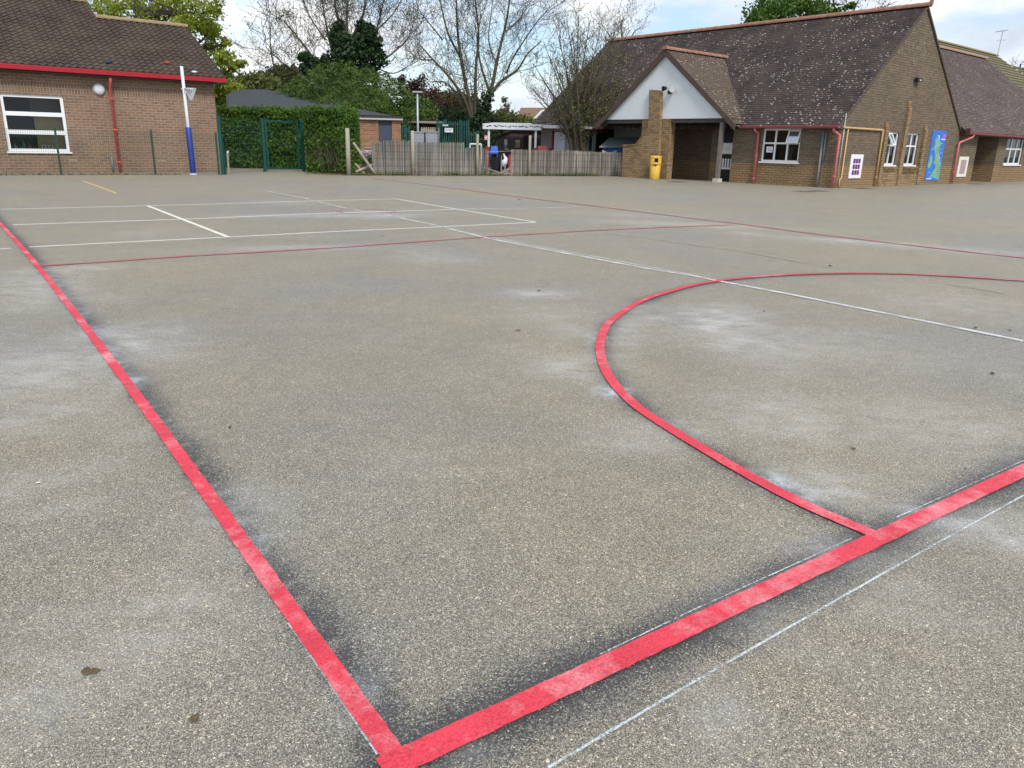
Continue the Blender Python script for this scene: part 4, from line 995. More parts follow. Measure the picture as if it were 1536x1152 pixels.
# ------------------------------------------------------------ netball post
nb = G(290, 262); npst = thing('netball_post', nb, 'white netball post with blue padding and small net in front of the left building', 'netball post')
tilt = V((-.012, 0, 1))
th = Fr(nb, (1, 0, 0), (0, -1, 0)).hit(276.5, 99.5)[1]
rg = Fr(nb, (1, 0, 0), (0, -1, 0)).hit(281, 133)[1]; pd_ = Fr(nb, (1, 0, 0), (0, -1, 0)).hit(285, 191)[1]
MB().tube([nb, nb+tilt*th], .052, 12).build('pole', white_metal, npst, True)
MB().tube([nb+tilt*.06, nb+tilt*(.08), nb+tilt*(pd_-.02), nb+tilt*pd_], [.09, .10, .098, .085], 14).build('padding', blue_pad, npst, True)
MB().tube([nb, nb+V((0, 0, .05))], .13, 12).build('foot', white_metal, npst)
ra = V((.96, -.28, 0)).normalized(); rc = nb+tilt*rg+ra*.25
q = MB(); q.tube([rc+V((math.cos(a)*.19, math.sin(a)*.19, 0)) for a in np.linspace(0, 2*math.pi, 25)], .012, 6, False); q.tube([nb+tilt*rg-ra*.10, nb+tilt*rg+ra*.08], .02, 6); q.build('ring', white_metal, npst)
q = MB()
for k in range(14):
    for sgn in (1, -1):
        a0 = 2*math.pi*k/14; pts = []
        for j in range(6):
            t_ = j/5; an = a0+sgn*t_*1.1; r0_ = .19*(1-.80*t_); pts.append(rc+V((math.cos(an)*r0_, math.sin(an)*r0_, -.36*t_)))
        q.tube(pts, .005, 3, False)
q.build('net', white_metal, npst)

# ------------------------------------------------------------ welded mesh fences
def meshpanel(mb, fr, s0, s1, z0, z1, dx=.05, dz=.05, r=.0022, out=0.):
    n = int((s1-s0)/dx)
    for i in range(n+1):
        s_ = s0+(s1-s0)*i/n; mb.tube([fr.P(s_, z0, out), fr.P(s_, z1, out)], r, 3, False)
    n = int((z1-z0)/dz)
    for i in range(n+1):
        z_ = z0+(z1-z0)*i/n; mb.tube([fr.P(s0, z_, out+.004), fr.P(s1, z_, out+.004)], r, 3, False)
p0, p1 = G(0, 262.9), G(335, 262)
LF = Fr(p0, p1-p0, V(((p1-p0).y, -(p1-p0).x, 0)))
lf = thing('mesh_fence', p0, 'low dark green welded mesh fence in front of the left building', 'fence')
hf = LF.hit(225.7, 196.6)[1]
posts = [-3.6, LF.hit(89, 240)[0], LF.hit(231, 240)[0], LF.hit(327, 240)[0]]
for i, s_ in enumerate(posts):
    MB().box(LF, s_-.03, s_+.03, 0, hf+.03, -.03, .03).build('post', dark_green_metal if i < 3 else green_metal, lf, bevel=.006)
    if i: 
        mb = MB(); meshpanel(mb, LF, posts[i-1]+.03, s_-.03, .04, hf-.03, .06, .055, .0028); mb.build('mesh_panel', dark_green_metal, lf)
# tall green gate and panel
g0, g1, g2 = G(336.5, 262), G(398, 257.6), G(456, 257.2)
gt = thing('mesh_gate', g1, 'tall green welded mesh gate with two posts in front of the hedge', 'gate')
FG = Fr(g1, g2-g1, V(((g2-g1).y, -(g2-g1).x, 0))); Lg = (g2-g1).length; hg = FG.hit(398, 178)[1]
for s_ in (0, Lg): MB().box(FG, s_-.055, s_+.055, 0, hg, -.05, .05).build('post', green_metal, gt, bevel=.008)
f = MB(); zt_ = hg-.05
f.box(FG, .10, .17, .08, zt_, -.03, .03); f.box(FG, Lg-.24, Lg-.17, .08, zt_, -.03, .03); f.box(FG, .17, Lg-.24, zt_-.06, zt_, -.025, .025); f.box(FG, .17, Lg-.24, .08, .14, -.025, .025); f.build('gate_frame', green_metal, gt)
mb = MB(); meshpanel(mb, FG, .17, Lg-.24, .14, zt_-.06, .16, .20, .004); mb.build('gate_mesh', green_metal, gt)
MB().box(FG, .3, .38, hg*.66, hg*.74, .03, .08).build('latch_box', green_metal, gt)
pn = thing('mesh_fence', g0, 'tall green mesh fence panel between the left building and the gate', 'fence')
FP = Fr(g0, g1-g0, V(((g1-g0).y, -(g1-g0).x, 0))); Lp = (g1-g0).length; hp = FP.hit(331, 174)[1]
MB().box(FP, -.12, .0, 0, hp, -.06, .06).build('post', green_metal, pn, bevel=.008); MB().box(FP, .03, .1, 0, hp-.9, -.05, .05).build('post', green_metal, pn, bevel=.008)
mb = MB(); meshpanel(mb, FP, .1, Lp-.06, .05, hp-.1, .16, .2, .004); mb.build('mesh_panel', green_metal, pn)
wp_ = thing('white_post', G(344, 258), 'short white weathered post beside the green fence post', 'post')
c = G(343.5, 259); q = MB()
q.tube([c, c+V((0, 0, .4)), c+V((.01, 0, .68)), c+V((.02, 0, .72))], [.04, .04, .05, .03], 8); q.build('shaft', grey_wood, wp_)
MB().tube([c+V((.01, 0, .72)), c+V((.05, 0, .78))], [.05, .03], 8).build('cap', white_metal, wp_)

# ------------------------------------------------------------ wattle fence
w0, w1 = G(523, 263), G(938, 264.2)
WF = Fr(w0, w1-w0, V(((w1-w0).y, -(w1-w0).x, 0)))
wf = thing('wattle_fence', w0, 'long grey weathered wattle screen fence with timber posts and wire mesh', 'fence')
wm, wnt, wbs = newmat('weathered willow sticks')
gi = wnt.nodes.new('ShaderNodeNewGeometry')
wc = ramp(wnt, gi.outputs['Random Per Island'], [(0, (.11, .10, .085)), (.3, (.18, .168, .145)), (.7, (.26, .243, .215)), (1, (.40, .37, .33))])
wc = mix(wnt, 1.0, wc, ramp(wnt, noise_(wnt, coords(wnt, 'pos', (.9, .9, .5)), 1.2, 4), [(.3, .7), (.7, 1.35)]), 'MULTIPLY')
wnt.links.new(wc, wbs.inputs['Base Color']); wbs.inputs['Roughness'].default_value = .95
bands = simple('dark binding wire', (.05, .048, .04), .8, .2)
def wattle(x0, x1, ytop0, ytop1, lean=0., ragged=.03):
    s0, s1 = WF.hit(x0, 250)[0], WF.hit(x1, 250)[0]; h0, h1 = WF.hit(x0, ytop0)[1], WF.hit(x1, ytop1)[1]
    mb = MB(); s_ = s0
    while s_ < s1:
        t_ = (s_-s0)/max(s1-s0, .01); h = h0+(h1-h0)*t_+rnd.uniform(-ragged, ragged)*(.6+.8*(rnd.random() < .1)); wd = rnd.uniform(.012, .026); ln = lean+rnd.uniform(-.02, .02); o_ = rnd.uniform(-.012, .012)
        zb = rnd.uniform(.0, .04)
        mb.tube([WF.P(s_, zb, o_), WF.P(s_+ln*.5+rnd.uniform(-.006, .006), h*.5, o_+rnd.uniform(-.01, .01)), WF.P(s_+ln, h, o_)], [wd*.62, wd*.6, wd*.45], 4)
        s_ += wd*.92
    o = mb.build('wattle_panel', wm, wf)
    q = MB()
    for z_ in (.12, .36, .62, .88, 1.12):
        if z_ < min(h0, h1)-.05:
            pts = [WF.P(s0+(s1-s0)*k/12, z_+rnd.uniform(-.008, .008), .022) for k in range(13)]; q.tube(pts, .0035, 4, False)
    subpart(q, 'binding_wire', bands, wf, o)
wattle(560, 576, 214, 212, -.06); wattle(576.3, 618, 211, 211); wattle(621, 663, 213, 213.5); wattle(663.4, 697, 214, 214); wattle(697.5, 714, 222, 221)
wattle(718, 731, 220, 226, .05, .06); wattle(766, 800, 224, 225); wattle(800.4, 868, 225.5, 226); wattle(868.4, 937, 227, 229)
def wpost(px, ytop, w, m=grey_wood, lab='post', py=263.4, lean=0.):
    s_ = WF.hit(px, 250, .09)[0]; h = WF.hit(px, ytop, .09)[1]; n0 = 6; mb = MB()
    mb.tube([WF.P(s_, 0, .09), WF.P(s_+lean*.5, h*.5, .09), WF.P(s_+lean, h, .09), WF.P(s_+lean, h+.02, .09)], [w, w*.97, w*.93, w*.7], 10)
    o = mb.build(lab, m, wf); 
    for p in o.data.polygons: p.use_smooth = len(p.vertices) == 4
wpost(523, 193, .085); wpost(619.5, 197, .075); wpost(716, 202, .06); wpost(794, 204, .06); wpost(866, 228, .028); wpost(937, 222, .02, dark_green_metal)
q = MB(); s0 = WF.hit(531, 250)[0]; s1 = WF.hit(563, 250)[0]; h0 = WF.hit(531, 214)[1]
q.tube([WF.P(s0, h0, .03), WF.P(s1, .02, .03)], .05, 8); q.tube([WF.P(s0+.1, .12, -.15), WF.P(s1+.1, .45, -.15)], .045, 8); q.tube([WF.P(s0+.1, .42, -.2), WF.P(s0+.5, .0, -.2)], .04, 8); q.build('brace', grey_wood, wf)
q = MB()
sA, sB = WF.hit(527, 250)[0], WF.hit(731, 250)[0]
for z_ in np.arange(.15, 1.75, .3): q.tube([WF.P(sA, z_, .1), WF.P(sB, z_+rnd.uniform(-.02, .02), .1)], .0028, 3, False)
for s_ in np.arange(sA, sB, .5): q.tube([WF.P(s_, .02, .1), WF.P(s_, 1.7, .1)], .0025, 3, False)
for px in (577, 588, 606, 664): 
    s_ = WF.hit(px, 250)[0]; q.tube([WF.P(s_, .02, .12), WF.P(s_, WF.hit(px, 208)[1], .12)], .012, 5)
q.build('wire_mesh', dark_green_metal, wf)
q = MB(); sA, sB = WF.hit(731, 250)[0], WF.hit(768, 250)[0]
for k in range(9):   # broken panel lying in the gap
    z_ = .10+.05*rnd.random()+.012*k; q.tube([WF.P(sA-.25, z_+.22-k*.012, .0), WF.P((sA+sB)/2, z_*.6, .06), WF.P(sB+.02, z_+.16, .0)], .014, 4)
for px, a, b in ((752, .9, .0), (757, .55, .1), (735, .5, -.1)):
    s_ = WF.hit(px, 250)[0]; q.tube([WF.P(s_, 0, .0), WF.P(s_+b*.3, a*.9, .0)], [.04, .02], 5)
for k in range(7):
    s_ = sA-.35+k*.06; q.tube([WF.P(s_, .0, .05), WF.P(s_+.16, .32, .02)], .014, 4)
q.tube([WF.P(sA, .93, .05), WF.P(sB, .99, .05)], .008, 4)
q.build('broken_wattle', wm, wf)

# ------------------------------------------------------------ vegetation helpers
def leaves(mb, c, rad, n, size, r, shell=.55, flat=0., droop=0.):
    """n small leaf faces scattered in an ellipsoid"""
    for _ in range(n):
        u = V((r.gauss(0, 1), r.gauss(0, 1), r.gauss(0, 1)))
        if u.length < 1e-4: continue
        u.normalize(); k = shell+(1-shell)*r.random() if r.random() < .75 else r.random()**.5
        p = V((c[0]+u.x*rad[0]*k, c[1]+u.y*rad[1]*k, c[2]+u.z*rad[2]*k))
        leaf(mb, p, size*r.uniform(.6, 1.35), r, flat)
def leaf(mb, p, s, r, flat=0.):
    a = V((r.gauss(0, 1), r.gauss(0, 1), r.gauss(0, 1)*(1-flat))).normalized(); b = a.cross(V((r.gauss(0, 1), r.gauss(0, 1), r.gauss(0, 1)))).normalized()
    a = a*s*.62; b = b*s*.36
    i = len(mb.v); mb.v += [tuple(p-a), tuple(p-a*.1+b), tuple(p+a), tuple(p-a*.1-b)]; mb.f.append((i, i+1, i+2, i+3))
def grow_twigs(mb, p, dr, L, rad, lev, r, tips, up_=.25, spread=.7, nk=3, minr=.006):
    """recursive branch; collects the tips for leaves"""
    n = 4 if lev > 1 else 3; pts = [p]; rr = [rad]; d_ = V(dr)
    for i in range(n):
        d_ = (d_+V((r.uniform(-1, 1), r.uniform(-1, 1), r.uniform(-1, 1)))*.20+V((0, 0, up_*.22))).normalized()
        pts.append(pts[-1]+d_*(L/n)); rr.append(max(minr, rad*(1-.62*(i+1)/n)))
    mb.tube(pts, rr, 5 if lev > 2 else (4 if lev == 2 else 3), False)
    if lev <= 0: tips.append(pts[-1]); tips.append(pts[-2]); return
    k = nk+(1 if r.random() < .4 else 0)
    for j in range(k):
        t_ = (j+1)/(k+.0)*.85+.15*r.random(); t_ = min(t_, 1.); f_ = t_*n; i = min(int(f_), n-1); q = pts[i].lerp(pts[i+1], f_-i)
        s_ = V((r.uniform(-1, 1), r.uniform(-1, 1), r.uniform(-.5, .9))).normalized(); nd = (d_*(1-spread*.55)+s_*spread).normalized()
        grow_twigs(mb, q, nd, L*r.uniform(.55, .8), max(minr, rr[i]*.6), lev-1, r, tips, up_, spread, nk, minr)
bark_g = simple('grey green bark', (.095, .085, .06), .9, .35, 5, .15, bump=.3)
bark_d = simple('dark brown bark', (.082, .07, .056), .9, .35, 5, .15, bump=.3)
bark_l = simple('pale grey bark', (.22, .20, .16), .9, .3, 5, .15, bump=.3)

def limb_tree(name, Y, limbs, label, seed, bark, twig_lv=2, per=6, tl=1.6, leafm=None, leafsize=.07, leafn=2, minr=.008, tw_up=.3, group=None, spread=.75, depthj=1.2, leafspread=.15, cat='tree', nk=3):
    bark_t = bark_d if bark is bark_g else bark
    """limbs: list of (pixel path, start radius, end radius) laid at distance Y; twigs sprout along them"""
    r = random.Random(seed); root_p = D(limbs[0][0][0][0], limbs[0][0][0][1], Y); root_p.z = 0
    t = thing(name, root_p, label, cat, group)
    tr, tw = MB(), MB(); tips = []
    for path, r0, r1 in limbs:
        off = r.uniform(-depthj, depthj); P = []
        for i, (x, y) in enumerate(path):
            k = i/(len(path)-1); P.append(D(x, y, Y+off*k))
        if P[0].z < .6: P[0].z = 0
        P = smooth_pl(P, 4); n = len(P)
        rr = [r0+(r1-r0)*i/(n-1) for i in range(n)]; tr.tube(P, rr, 7)
        for i in range(1, n):
            for _ in range(max(1, int(per*(P[i]-P[i-1]).length*(.4+.9*i/n)))) if i > n*.2 else ():
                q = P[i-1].lerp(P[i], r.random()); along = (P[i]-P[i-1]).normalized()
                s_ = V((r.uniform(-1, 1), r.uniform(-1, 1), r.uniform(-.4, .8))).normalized(); dd = (along*.5+s_*spread).normalized()
                grow_twigs(tw, q, dd, tl*r.uniform(.6, 1.25)*(1-.25*i/n), max(minr, rr[i]*.22), twig_lv, r, tips, tw_up, .7, nk, minr)
    tr.build('trunk', bark, t, True); tw.build('branches', bark_t, t)
    if leafm:
        lv = MB()
        for p in tips:
            for _ in range(leafn): leaf(lv, p+V((r.gauss(0, 1), r.gauss(0, 1), r.gauss(0, 1)))*leafspread, leafsize*r.uniform(.6, 1.4), r)
        lv.build('crown', leafm, t)
    return t

def crown_tree(name, Y, clumps, trunk, label, seed, leafm, bark, n=900, size=.14, group=None, dy=1.5, cat='tree', shell=.4, loose=1.5):
    """clumps: (px, py, radius px) leaf masses at distance Y with branches running to each"""
    r = random.Random(seed); base = D(trunk[0][0], trunk[0][1], Y); base.z = 0
    t = thing(name, base, label, cat, group); lv, tr = MB(), MB()
    tp = [base]+[D(x, y, Y) for x, y in trunk[1:]]; tr.tube(smooth_pl(tp, 4), list(np.linspace(trunk[0][2], .08, (len(tp)-1)*4+1)), 8)
    for x, y, rp in clumps:
        c = D(x, y, Y+r.uniform(-dy, dy)); R = rp*Y/F
        for _ in range(max(3, int(rp/5))):
            u = V((r.gauss(0, 1), r.gauss(0, 1), r.gauss(0, 1))).normalized()*R*r.uniform(.2, .75); rr = R*r.uniform(.28, .5)
            rr *= loose; cu = c+u
            for _ in range(int(n*rp/30/max(3, int(rp/5)))):
                leaf(lv, cu+V((r.gauss(0, rr*.55), r.gauss(0, rr*.55), r.gauss(0, rr*.38))), size*r.uniform(.6, 1.35), r)
        m_ = min(tp, key=lambda q: (q-c).length); mid = m_.lerp(c, .5)+V((r.uniform(-.3, .3), 0, r.uniform(-.4, .1)))
        tr.tube([m_, mid, c], [.09, .06, .02], 5)
        tips = []
        for _ in range(4): grow_twigs(tr, m_.lerp(c, r.uniform(.5, 1)), V((r.uniform(-1, 1), r.uniform(-1, 1), r.uniform(-.2, 1))), R*.8, .03, 1, r, tips, .2, .7, 3, .008)
    tr.build('trunk', bark, t); lv.build('crown', leafm, t); return t

def mound(name, c, rad, label, cat, seed, leafm, n, size, flat=.3, group=None, lumps=26, stems=None, power=2.0, zmin=0., sprays=0):
    """dense bush: an uneven lumpy body of the same leaf, covered with small leaves"""
    r = random.Random(seed); t = thing(name, V((c[0], c[1], 0)), label, cat, group)
    lv = MB(); K, J = 22, 12; i0 = 0; c = V(c)
    def surf(th, ph, k=1.):
        ct, st, cp, sp = math.cos(th), math.sin(th), math.cos(ph), math.sin(ph)
        e = 2/power; f = lambda v: math.copysign(abs(v)**e, v)
        p = V((f(cp)*f(ct)*rad[0], f(cp)*f(st)*rad[1], f(sp)*rad[2]))
        q_ = .45 if sprays else 1.; nz = 1+q_*.16*mnoise.noise(p*.9+V((seed, 0, 0)))+q_*.10*mnoise.noise(p*2.3+V((0, seed, 0)))
        return c+p*nz*k
    for j in range(J+1):
        for i in range(K): q = surf(2*math.pi*i/K, -math.pi/2+math.pi*j/J, .88 if not sprays else .76); mb_ = lv.v.append((q.x, q.y, max(zmin+.02, q.z)))
    for j in range(J):
        for i in range(K): lv.f.append((j*K+i, j*K+(i+1) % K, (j+1)*K+(i+1) % K, (j+1)*K+i))
    body = lv.build('foliage_body', leafm, t)
    lv = MB(); cnt = 0
    for _ in range(sprays):
        th = r.uniform(0, 2*math.pi); ph = math.asin(r.uniform(-.8, 1)); k = r.uniform(.90, 1.02); p0 = surf(th, ph, k)
        if p0.z < zmin+.05 or p0.y > c.y+rad[1]*.6: continue
        od = (p0-c); od.z = od.z*.25; od.normalize(); sd2 = V((-od.y, od.x, 0)); w = r.uniform(.22, .5)
        for _ in range(int(n/sprays)):
            u, v_ = r.gauss(0, .5), r.gauss(0, .5)
            p = p0+sd2*u*w+od*v_*w*.9+V((0, 0, -.22*(u*u+max(v_, 0)**2)*w-.02+r.gauss(0, .045)))
            leaf(lv, p, size*r.uniform(.6, 1.3), r, flat)
    if sprays: cnt = n-9000
    while cnt < n:
        th = r.uniform(0, 2*math.pi); ph = math.asin(r.uniform(-.85, 1)); p0 = surf(th, ph, r.uniform(.93, 1.05) if not sprays else r.uniform(.78, .9))
        if p0.y > c.y+rad[1]*.5 and r.random() < .7: continue
        if p0.z < zmin+.03: continue
        for _ in range(6):
            p = p0+V((r.gauss(0, 1), r.gauss(0, 1), r.gauss(0, .6)))*size*1.3; leaf(lv, p, size*r.uniform(.6, 1.4), r, flat); cnt += 1
    lv.build('foliage', leafm, t)
    return t

hedge_m = leafmat('hedge leaves', (.028, .07, .012), (.07, .145, .022), (.17, .25, .04), .25, 1.2)
conif_m = leafmat('conifer sprays', (.032, .068, .013), (.068, .12, .022), (.14, .19, .042), .15, 1.4)
lime_m = leafmat('young maple leaves', (.18, .24, .03), (.30, .36, .05), (.44, .47, .10), .55, .8)
ivy_m = leafmat('ivy leaves', (.012, .032, .012), (.024, .055, .02), (.05, .085, .028), .1, 1.5)
bud_m = leafmat('sparse spring leaves', (.12, .15, .03), (.19, .22, .05), (.28, .30, .08), .35, 1.)
olive_m = leafmat('olive bush leaves', (.07, .09, .025), (.12, .14, .04), (.19, .19, .06), .25, 1.)
copper_m = leafmat('copper red leaves', (.05, .018, .02), (.10, .035, .035), (.16, .06, .05), .2, 1.)
brown_m = leafmat('brown budding twigs', (.10, .06, .035), (.15, .09, .05), (.2, .13, .07), .2, 1.)
green_m = leafmat('mid green tree leaves', (.035, .085, .015), (.07, .145, .02), (.13, .21, .04), .3, .9)
dkg_m = leafmat('dark background leaves', (.02, .04, .016), (.04, .07, .025), (.07, .10, .04), .15, .8)

# clipped hedge behind the gate
def boxhedge(pa, pb, ytop, label, seed, n, twigs, cutlow=False, dep=1.3):
    r = random.Random(seed)
    h0, h1 = G(*pa), G(*pb); FH = Fr(h0, h1-h0, V(((h1-h0).y, -(h1-h0).x, 0))).shift(-.1); L = (h1-h0).length
    t = thing('clipped_hedge', h0, label, 'hedge')
    zt_ = FH.hit((pa[0]+pb[0])/2, ytop)[1]
    mb = MB(); nx_, nz_ = int(L/.13), 14
    def sp(u, v, out):
        p = FH.P(L*u, zt_*v, out); k = mnoise.noise(p*1.6)*.14+mnoise.noise(p*4)*.06; return p+FH.n*(k-(.35*(1-v)**3 if cutlow else 0))+V((0, 0, k*.6*v))
    grid = {}
    for i in range(nx_+1):
        for j in range(nz_+1):
            grid[i, j] = len(mb.v); mb.v.append(tuple(sp(i/nx_, j/nz_, .02-.10*(j/nz_)-(.12 if j == nz_ else 0))))
    for i in range(nx_):
        for j in range(nz_): mb.f.append((grid[i, j], grid[i+1, j], grid[i+1, j+1], grid[i, j+1]))
    top0 = [mb.v[grid[i, nz_]] for i in range(nx_+1)]
    for i in range(nx_):
        a, b = V(top0[i]), V(top0[i+1]); mb.face([a, b, b-FH.n*dep, a-FH.n*dep])
    mb.box(FH, 0.05, L-.05, 0, zt_-.15, -dep, -.3 if not cutlow else -.5)
    mb.build('foliage_body', hedge_m, t)
    lv = MB()
    for _ in range(n):
        u, v = r.random(), r.random()**.8
        if twigs and v < .8 and r.random() < .45: continue
        p = sp(u, v, r.uniform(.0, .2)-.10*v); leaf(lv, p, r.uniform(.05, .12), r)
    for _ in range(int(n*.45)):
        p = FH.P(r.random()*L, zt_+r.gauss(.0, .06)+.03, .1-r.random()*dep); p.z += mnoise.noise(p*1.6)*.12; leaf(lv, p, r.uniform(.05, .12), r)
    for _ in range(1500):
        p = FH.P(L+r.uniform(-.1, .14), r.random()*zt_, -r.random()*1.2+.1); leaf(lv, p, r.uniform(.05, .12), r)
    lv.build('foliage', hedge_m, t)
    if twigs:
        tw = MB()
        for _ in range(60):
            s_ = L*r.uniform(.05, 1.0); p = FH.P(s_, r.uniform(.0, .4), .12+r.uniform(-.08, .06))
            tw.tube([p, p+V((r.uniform(-.15, .15), 0, .5)), p+V((r.uniform(-.35, .35), r.uniform(-.05, .1), r.uniform(.7, 1.4)))], [.010, .008, .004], 4, False)
        tw.build('stems', bark_g, t)
boxhedge((328, 252), (462, 254.5), 166, 'bright green hedge with clipped flat top behind the green gate', 5, 11000, False, True)
boxhedge((459, 258.6), (513, 260.8), 166, 'twiggy bare stemmed end of the hedge right of the green gate', 6, 6500, True)
# soil strip at the hedge foot
s = MB(); e0_, e1_ = G(455, 260.5), G(521, 263.3)
dd = (e1_-e0_); nn = V((-dd.y, dd.x, 0)).normalized()
s.quad(e0_+V((0, 0, .006)), e1_+V((0, 0, .006)), e1_+nn*1.4+V((0, 0, .006)), e0_+nn*1.4+V((0, 0, .006)))
so = s.build('soil_bed', simple('brown leaf litter soil', (.13, .085, .055), .95, .4, 12, .1)); tag(so, 'brown soil strip at the foot of the hedge', 'soil', kind='structure')

# spreading conifer mound behind the low building
c = D(515, 172, 43); tz = D(515, 100, 43).z
mound('spreading_conifer', (c.x, 44.0, 1.9), (4.15, 3.6, tz-1.75), 'broad dome of dark green conifer spreading over the low building roof', 'conifer', 3, conif_m, 60000, .085, .7, zmin=1.2, sprays=1000)
# low brick building behind the hedge
E1, E2 = G(352, 165, 2.35), G(601, 178.5, 2.35)
E1 = D(352, 165, 37.5); E2 = D(601, 178.5, 38.6)
ze_ = (E1.z+E2.z)/2
fd = V((E2.x-E1.x, E2.y-E1.y, 0)); SW = Fr((E1.x, E1.y, 0), fd, (fd.y, -fd.x, 0)); Ls = fd.length
sh = thing('brick_outbuilding', SW.P(0, 0), 'low orange brick outbuilding with grey felt roof and blue grey door behind the hedge', 'outbuilding')
BR_S = brick('orange red brick', ((.34, .14, .075), (.42, .20, .11), (.26, .12, .075)), (.33, .27, .2), .25, .085, stain=.3)
dx0, dx1 = SW.hit(568, 200)[0], SW.hit(588, 200)[0]
w = MB(); wall_holes(w, SW, 0, Ls, 0, ze_-.12, [(dx0, dx1, 0, SW.hit(578, 181)[1])]); w.quad(SW.P(Ls, 0), SW.P(Ls, 0, -5), SW.P(Ls, ze_, -5), SW.P(Ls, ze_)); w.quad(SW.P(0, 0), SW.P(0, 0, -5), SW.P(0, ze_+.9, -5), SW.P(0, ze_)); w.build('wall', BR_S, sh)
MB().box(SW, dx0, dx1, 0, SW.hit(578, 181)[1], -.10, -.06).build('door', simple('blue grey door paint', (.055, .07, .105), .6, .1), sh)
MB().box(SW, -.2, Ls+.1, ze_-.16, ze_-.06, .02, .16).build('fascia', simple('pale fascia', (.50, .50, .47), .6, .1), sh)
MB().box(SW, -.2, Ls+.1, ze_-.06, ze_+.02, .0, .2).build('roof_edge', simple('dark roof edge', (.03, .035, .04), .7, .1), sh)
r_ = MB(); a1 = SW.P(-.25, ze_+.03, .2); a2 = SW.P(Ls+.15, ze_+.03, .2); b1 = D(341, 142, 40.5); b2 = D(355, 134, 42); b3 = D(400, 134, 43.5); b4 = SW.P(Ls-.3, ze_+.12, -3.5)
mid = SW.P(Ls*.45, ze_+.62, -4.5)
r_.face([a1, a2, b4, mid]); r_.face([a1, mid, b3, b2]); r_.face([a1, b2, b1]); r_.face([b4, b3, mid])
r_.face([p-V((0, 0, .08)) for p in (a1, b1, b2, b3, b4, a2)]); r_.build('roof', felt_grey, sh)
q = MB(); q.tube([a1+V((-.02, 0, 0)), b1+V((-.02, 0, 0))], .05, 4); q.build('barge_board', dark_wood, sh)
q = MB(); q.face([a1-V((0, 0, .1)), b1-V((0, 0, .1)), V((b1.x, b1.y, 0)), V((a1.x, a1.y, 0))]); q.build('end_wall', dark_wood, sh)

r9 = random.Random(91); lv = MB()
for _ in range(2600):
    if r9.random() < .75: s_ = r9.choice((.6, 1.9, 4.3, 6.0, 7.9, 9.3, 10.4))+r9.gauss(0, .35); p = WF.P(min(max(s_, .1), 11.9), abs(r9.gauss(0, .05)), .06+abs(r9.gauss(0, .05)))
    else: p = WF.P(r9.uniform(0, 12), abs(r9.gauss(0, .025)), .05+abs(r9.gauss(0, .04)))
    leaf(lv, p, r9.uniform(.03, .08), r9)
for _ in range(900):
    p = LF.P(r9.uniform(-3, 5.3), abs(r9.gauss(0, .03)), -.05+r9.gauss(0, .05)); leaf(lv, p, r9.uniform(.02, .06), r9)
o = lv.build('weeds', olive_m); tag(o, 'low weeds and leaf litter along the foot of the fences', 'weeds', kind='stuff')

# ------------------------------------------------------------ nursery area behind the wattle fence
def atY(px, Y): f = Fr((0, Y, 0), (1, 0, 0), (0, -1, 0)); return f
def hx(px, py, Y):
    p = D(px, py, Y); return p.x, p.z
def boxpx(mb, x0, x1, y0, y1, Y, dep):
    a = D(x0, (y0+y1)/2, Y).x; b = D(x1, (y0+y1)/2, Y).x; z1 = D((x0+x1)/2, y0, Y).z; z0 = D((x0+x1)/2, y1, Y).z
    mb.boxv((a, Y, max(z0, 0)), (b-a, 0, 0), (0, dep, 0), (0, 0, z1-max(z0, 0))); return mb
# lamp post
lp = thing('lamp_post', (D(627, 200, 41).x, 41, 0), 'slim grey lamp post with flat twin head behind the wattle fence', 'lamp post')
x, zt_ = hx(626, 139, 41)
MB().tube([(x, 41, 0), (x, 41, zt_)], [.06, .045], 8).build('pole', grey_metal, lp, True)
MB().boxv((x-.22, 40.9, zt_), (.48, 0, 0), (0, .2, 0), (0, 0, .07)).build('lamp_head', grey_metal, lp)
# open timber shelter with dark inside
ts = thing('timber_shelter', (D(632, 200, 43).x, 43, 0), 'dark open timber shelter with pale flat roof behind the grey boxes', 'shelter')
boxpx(MB(), 600, 663, 181.5, 184.5, 42.6, 3.).build('roof', simple('weathered roof edge', (.28, .26, .23), .9, .2, 5), ts)
boxpx(MB(), 606, 660, 184.6, 240, 45.5, .08).build('back_wall', dark_wood, ts)
for px in (606, 655): boxpx(MB(), px, px+4, 184.6, 250, 42.8, .12).build('post', grey_wood, ts)
pa = thing('pallet', (D(645, 200, 42.3).x, 42.3, 0), 'grey timber pallet standing inside the timber shelter', 'pallet')
q = MB()
for k in range(7): boxpx(q, 632+k*3.3, 634+k*3.3, 191, 240, 42.3, .02)
q.build('slats', grey_wood, pa); q = MB(); boxpx(q, 631, 655, 194, 196, 42.33, .05); boxpx(q, 631, 655, 222, 226, 42.33, .05); q.build('rails', grey_wood, pa)
for i, (xa, xb) in enumerate(((621.5, 636), (639, 656))):
    gb = thing('storage_box', (D(xa, 230, 36).x, 36, 0), ('left', 'right')[i]+' of two pale grey storage boxes behind the wattle fence', 'storage box', 'grey storage boxes')
    boxpx(MB(), xa, xb, 199, 262, 36, .7).build('body', simple('grey blue plastic', (.27, .29, .33), .5, .12, 4), gb, bevel=.02); boxpx(MB(), xa-.4, xb+.4, 197.3, 199, 35.97, .76).build('lid', simple('grey blue lid', (.33, .35, .39), .5, .1, 4), gb, bevel=.01)
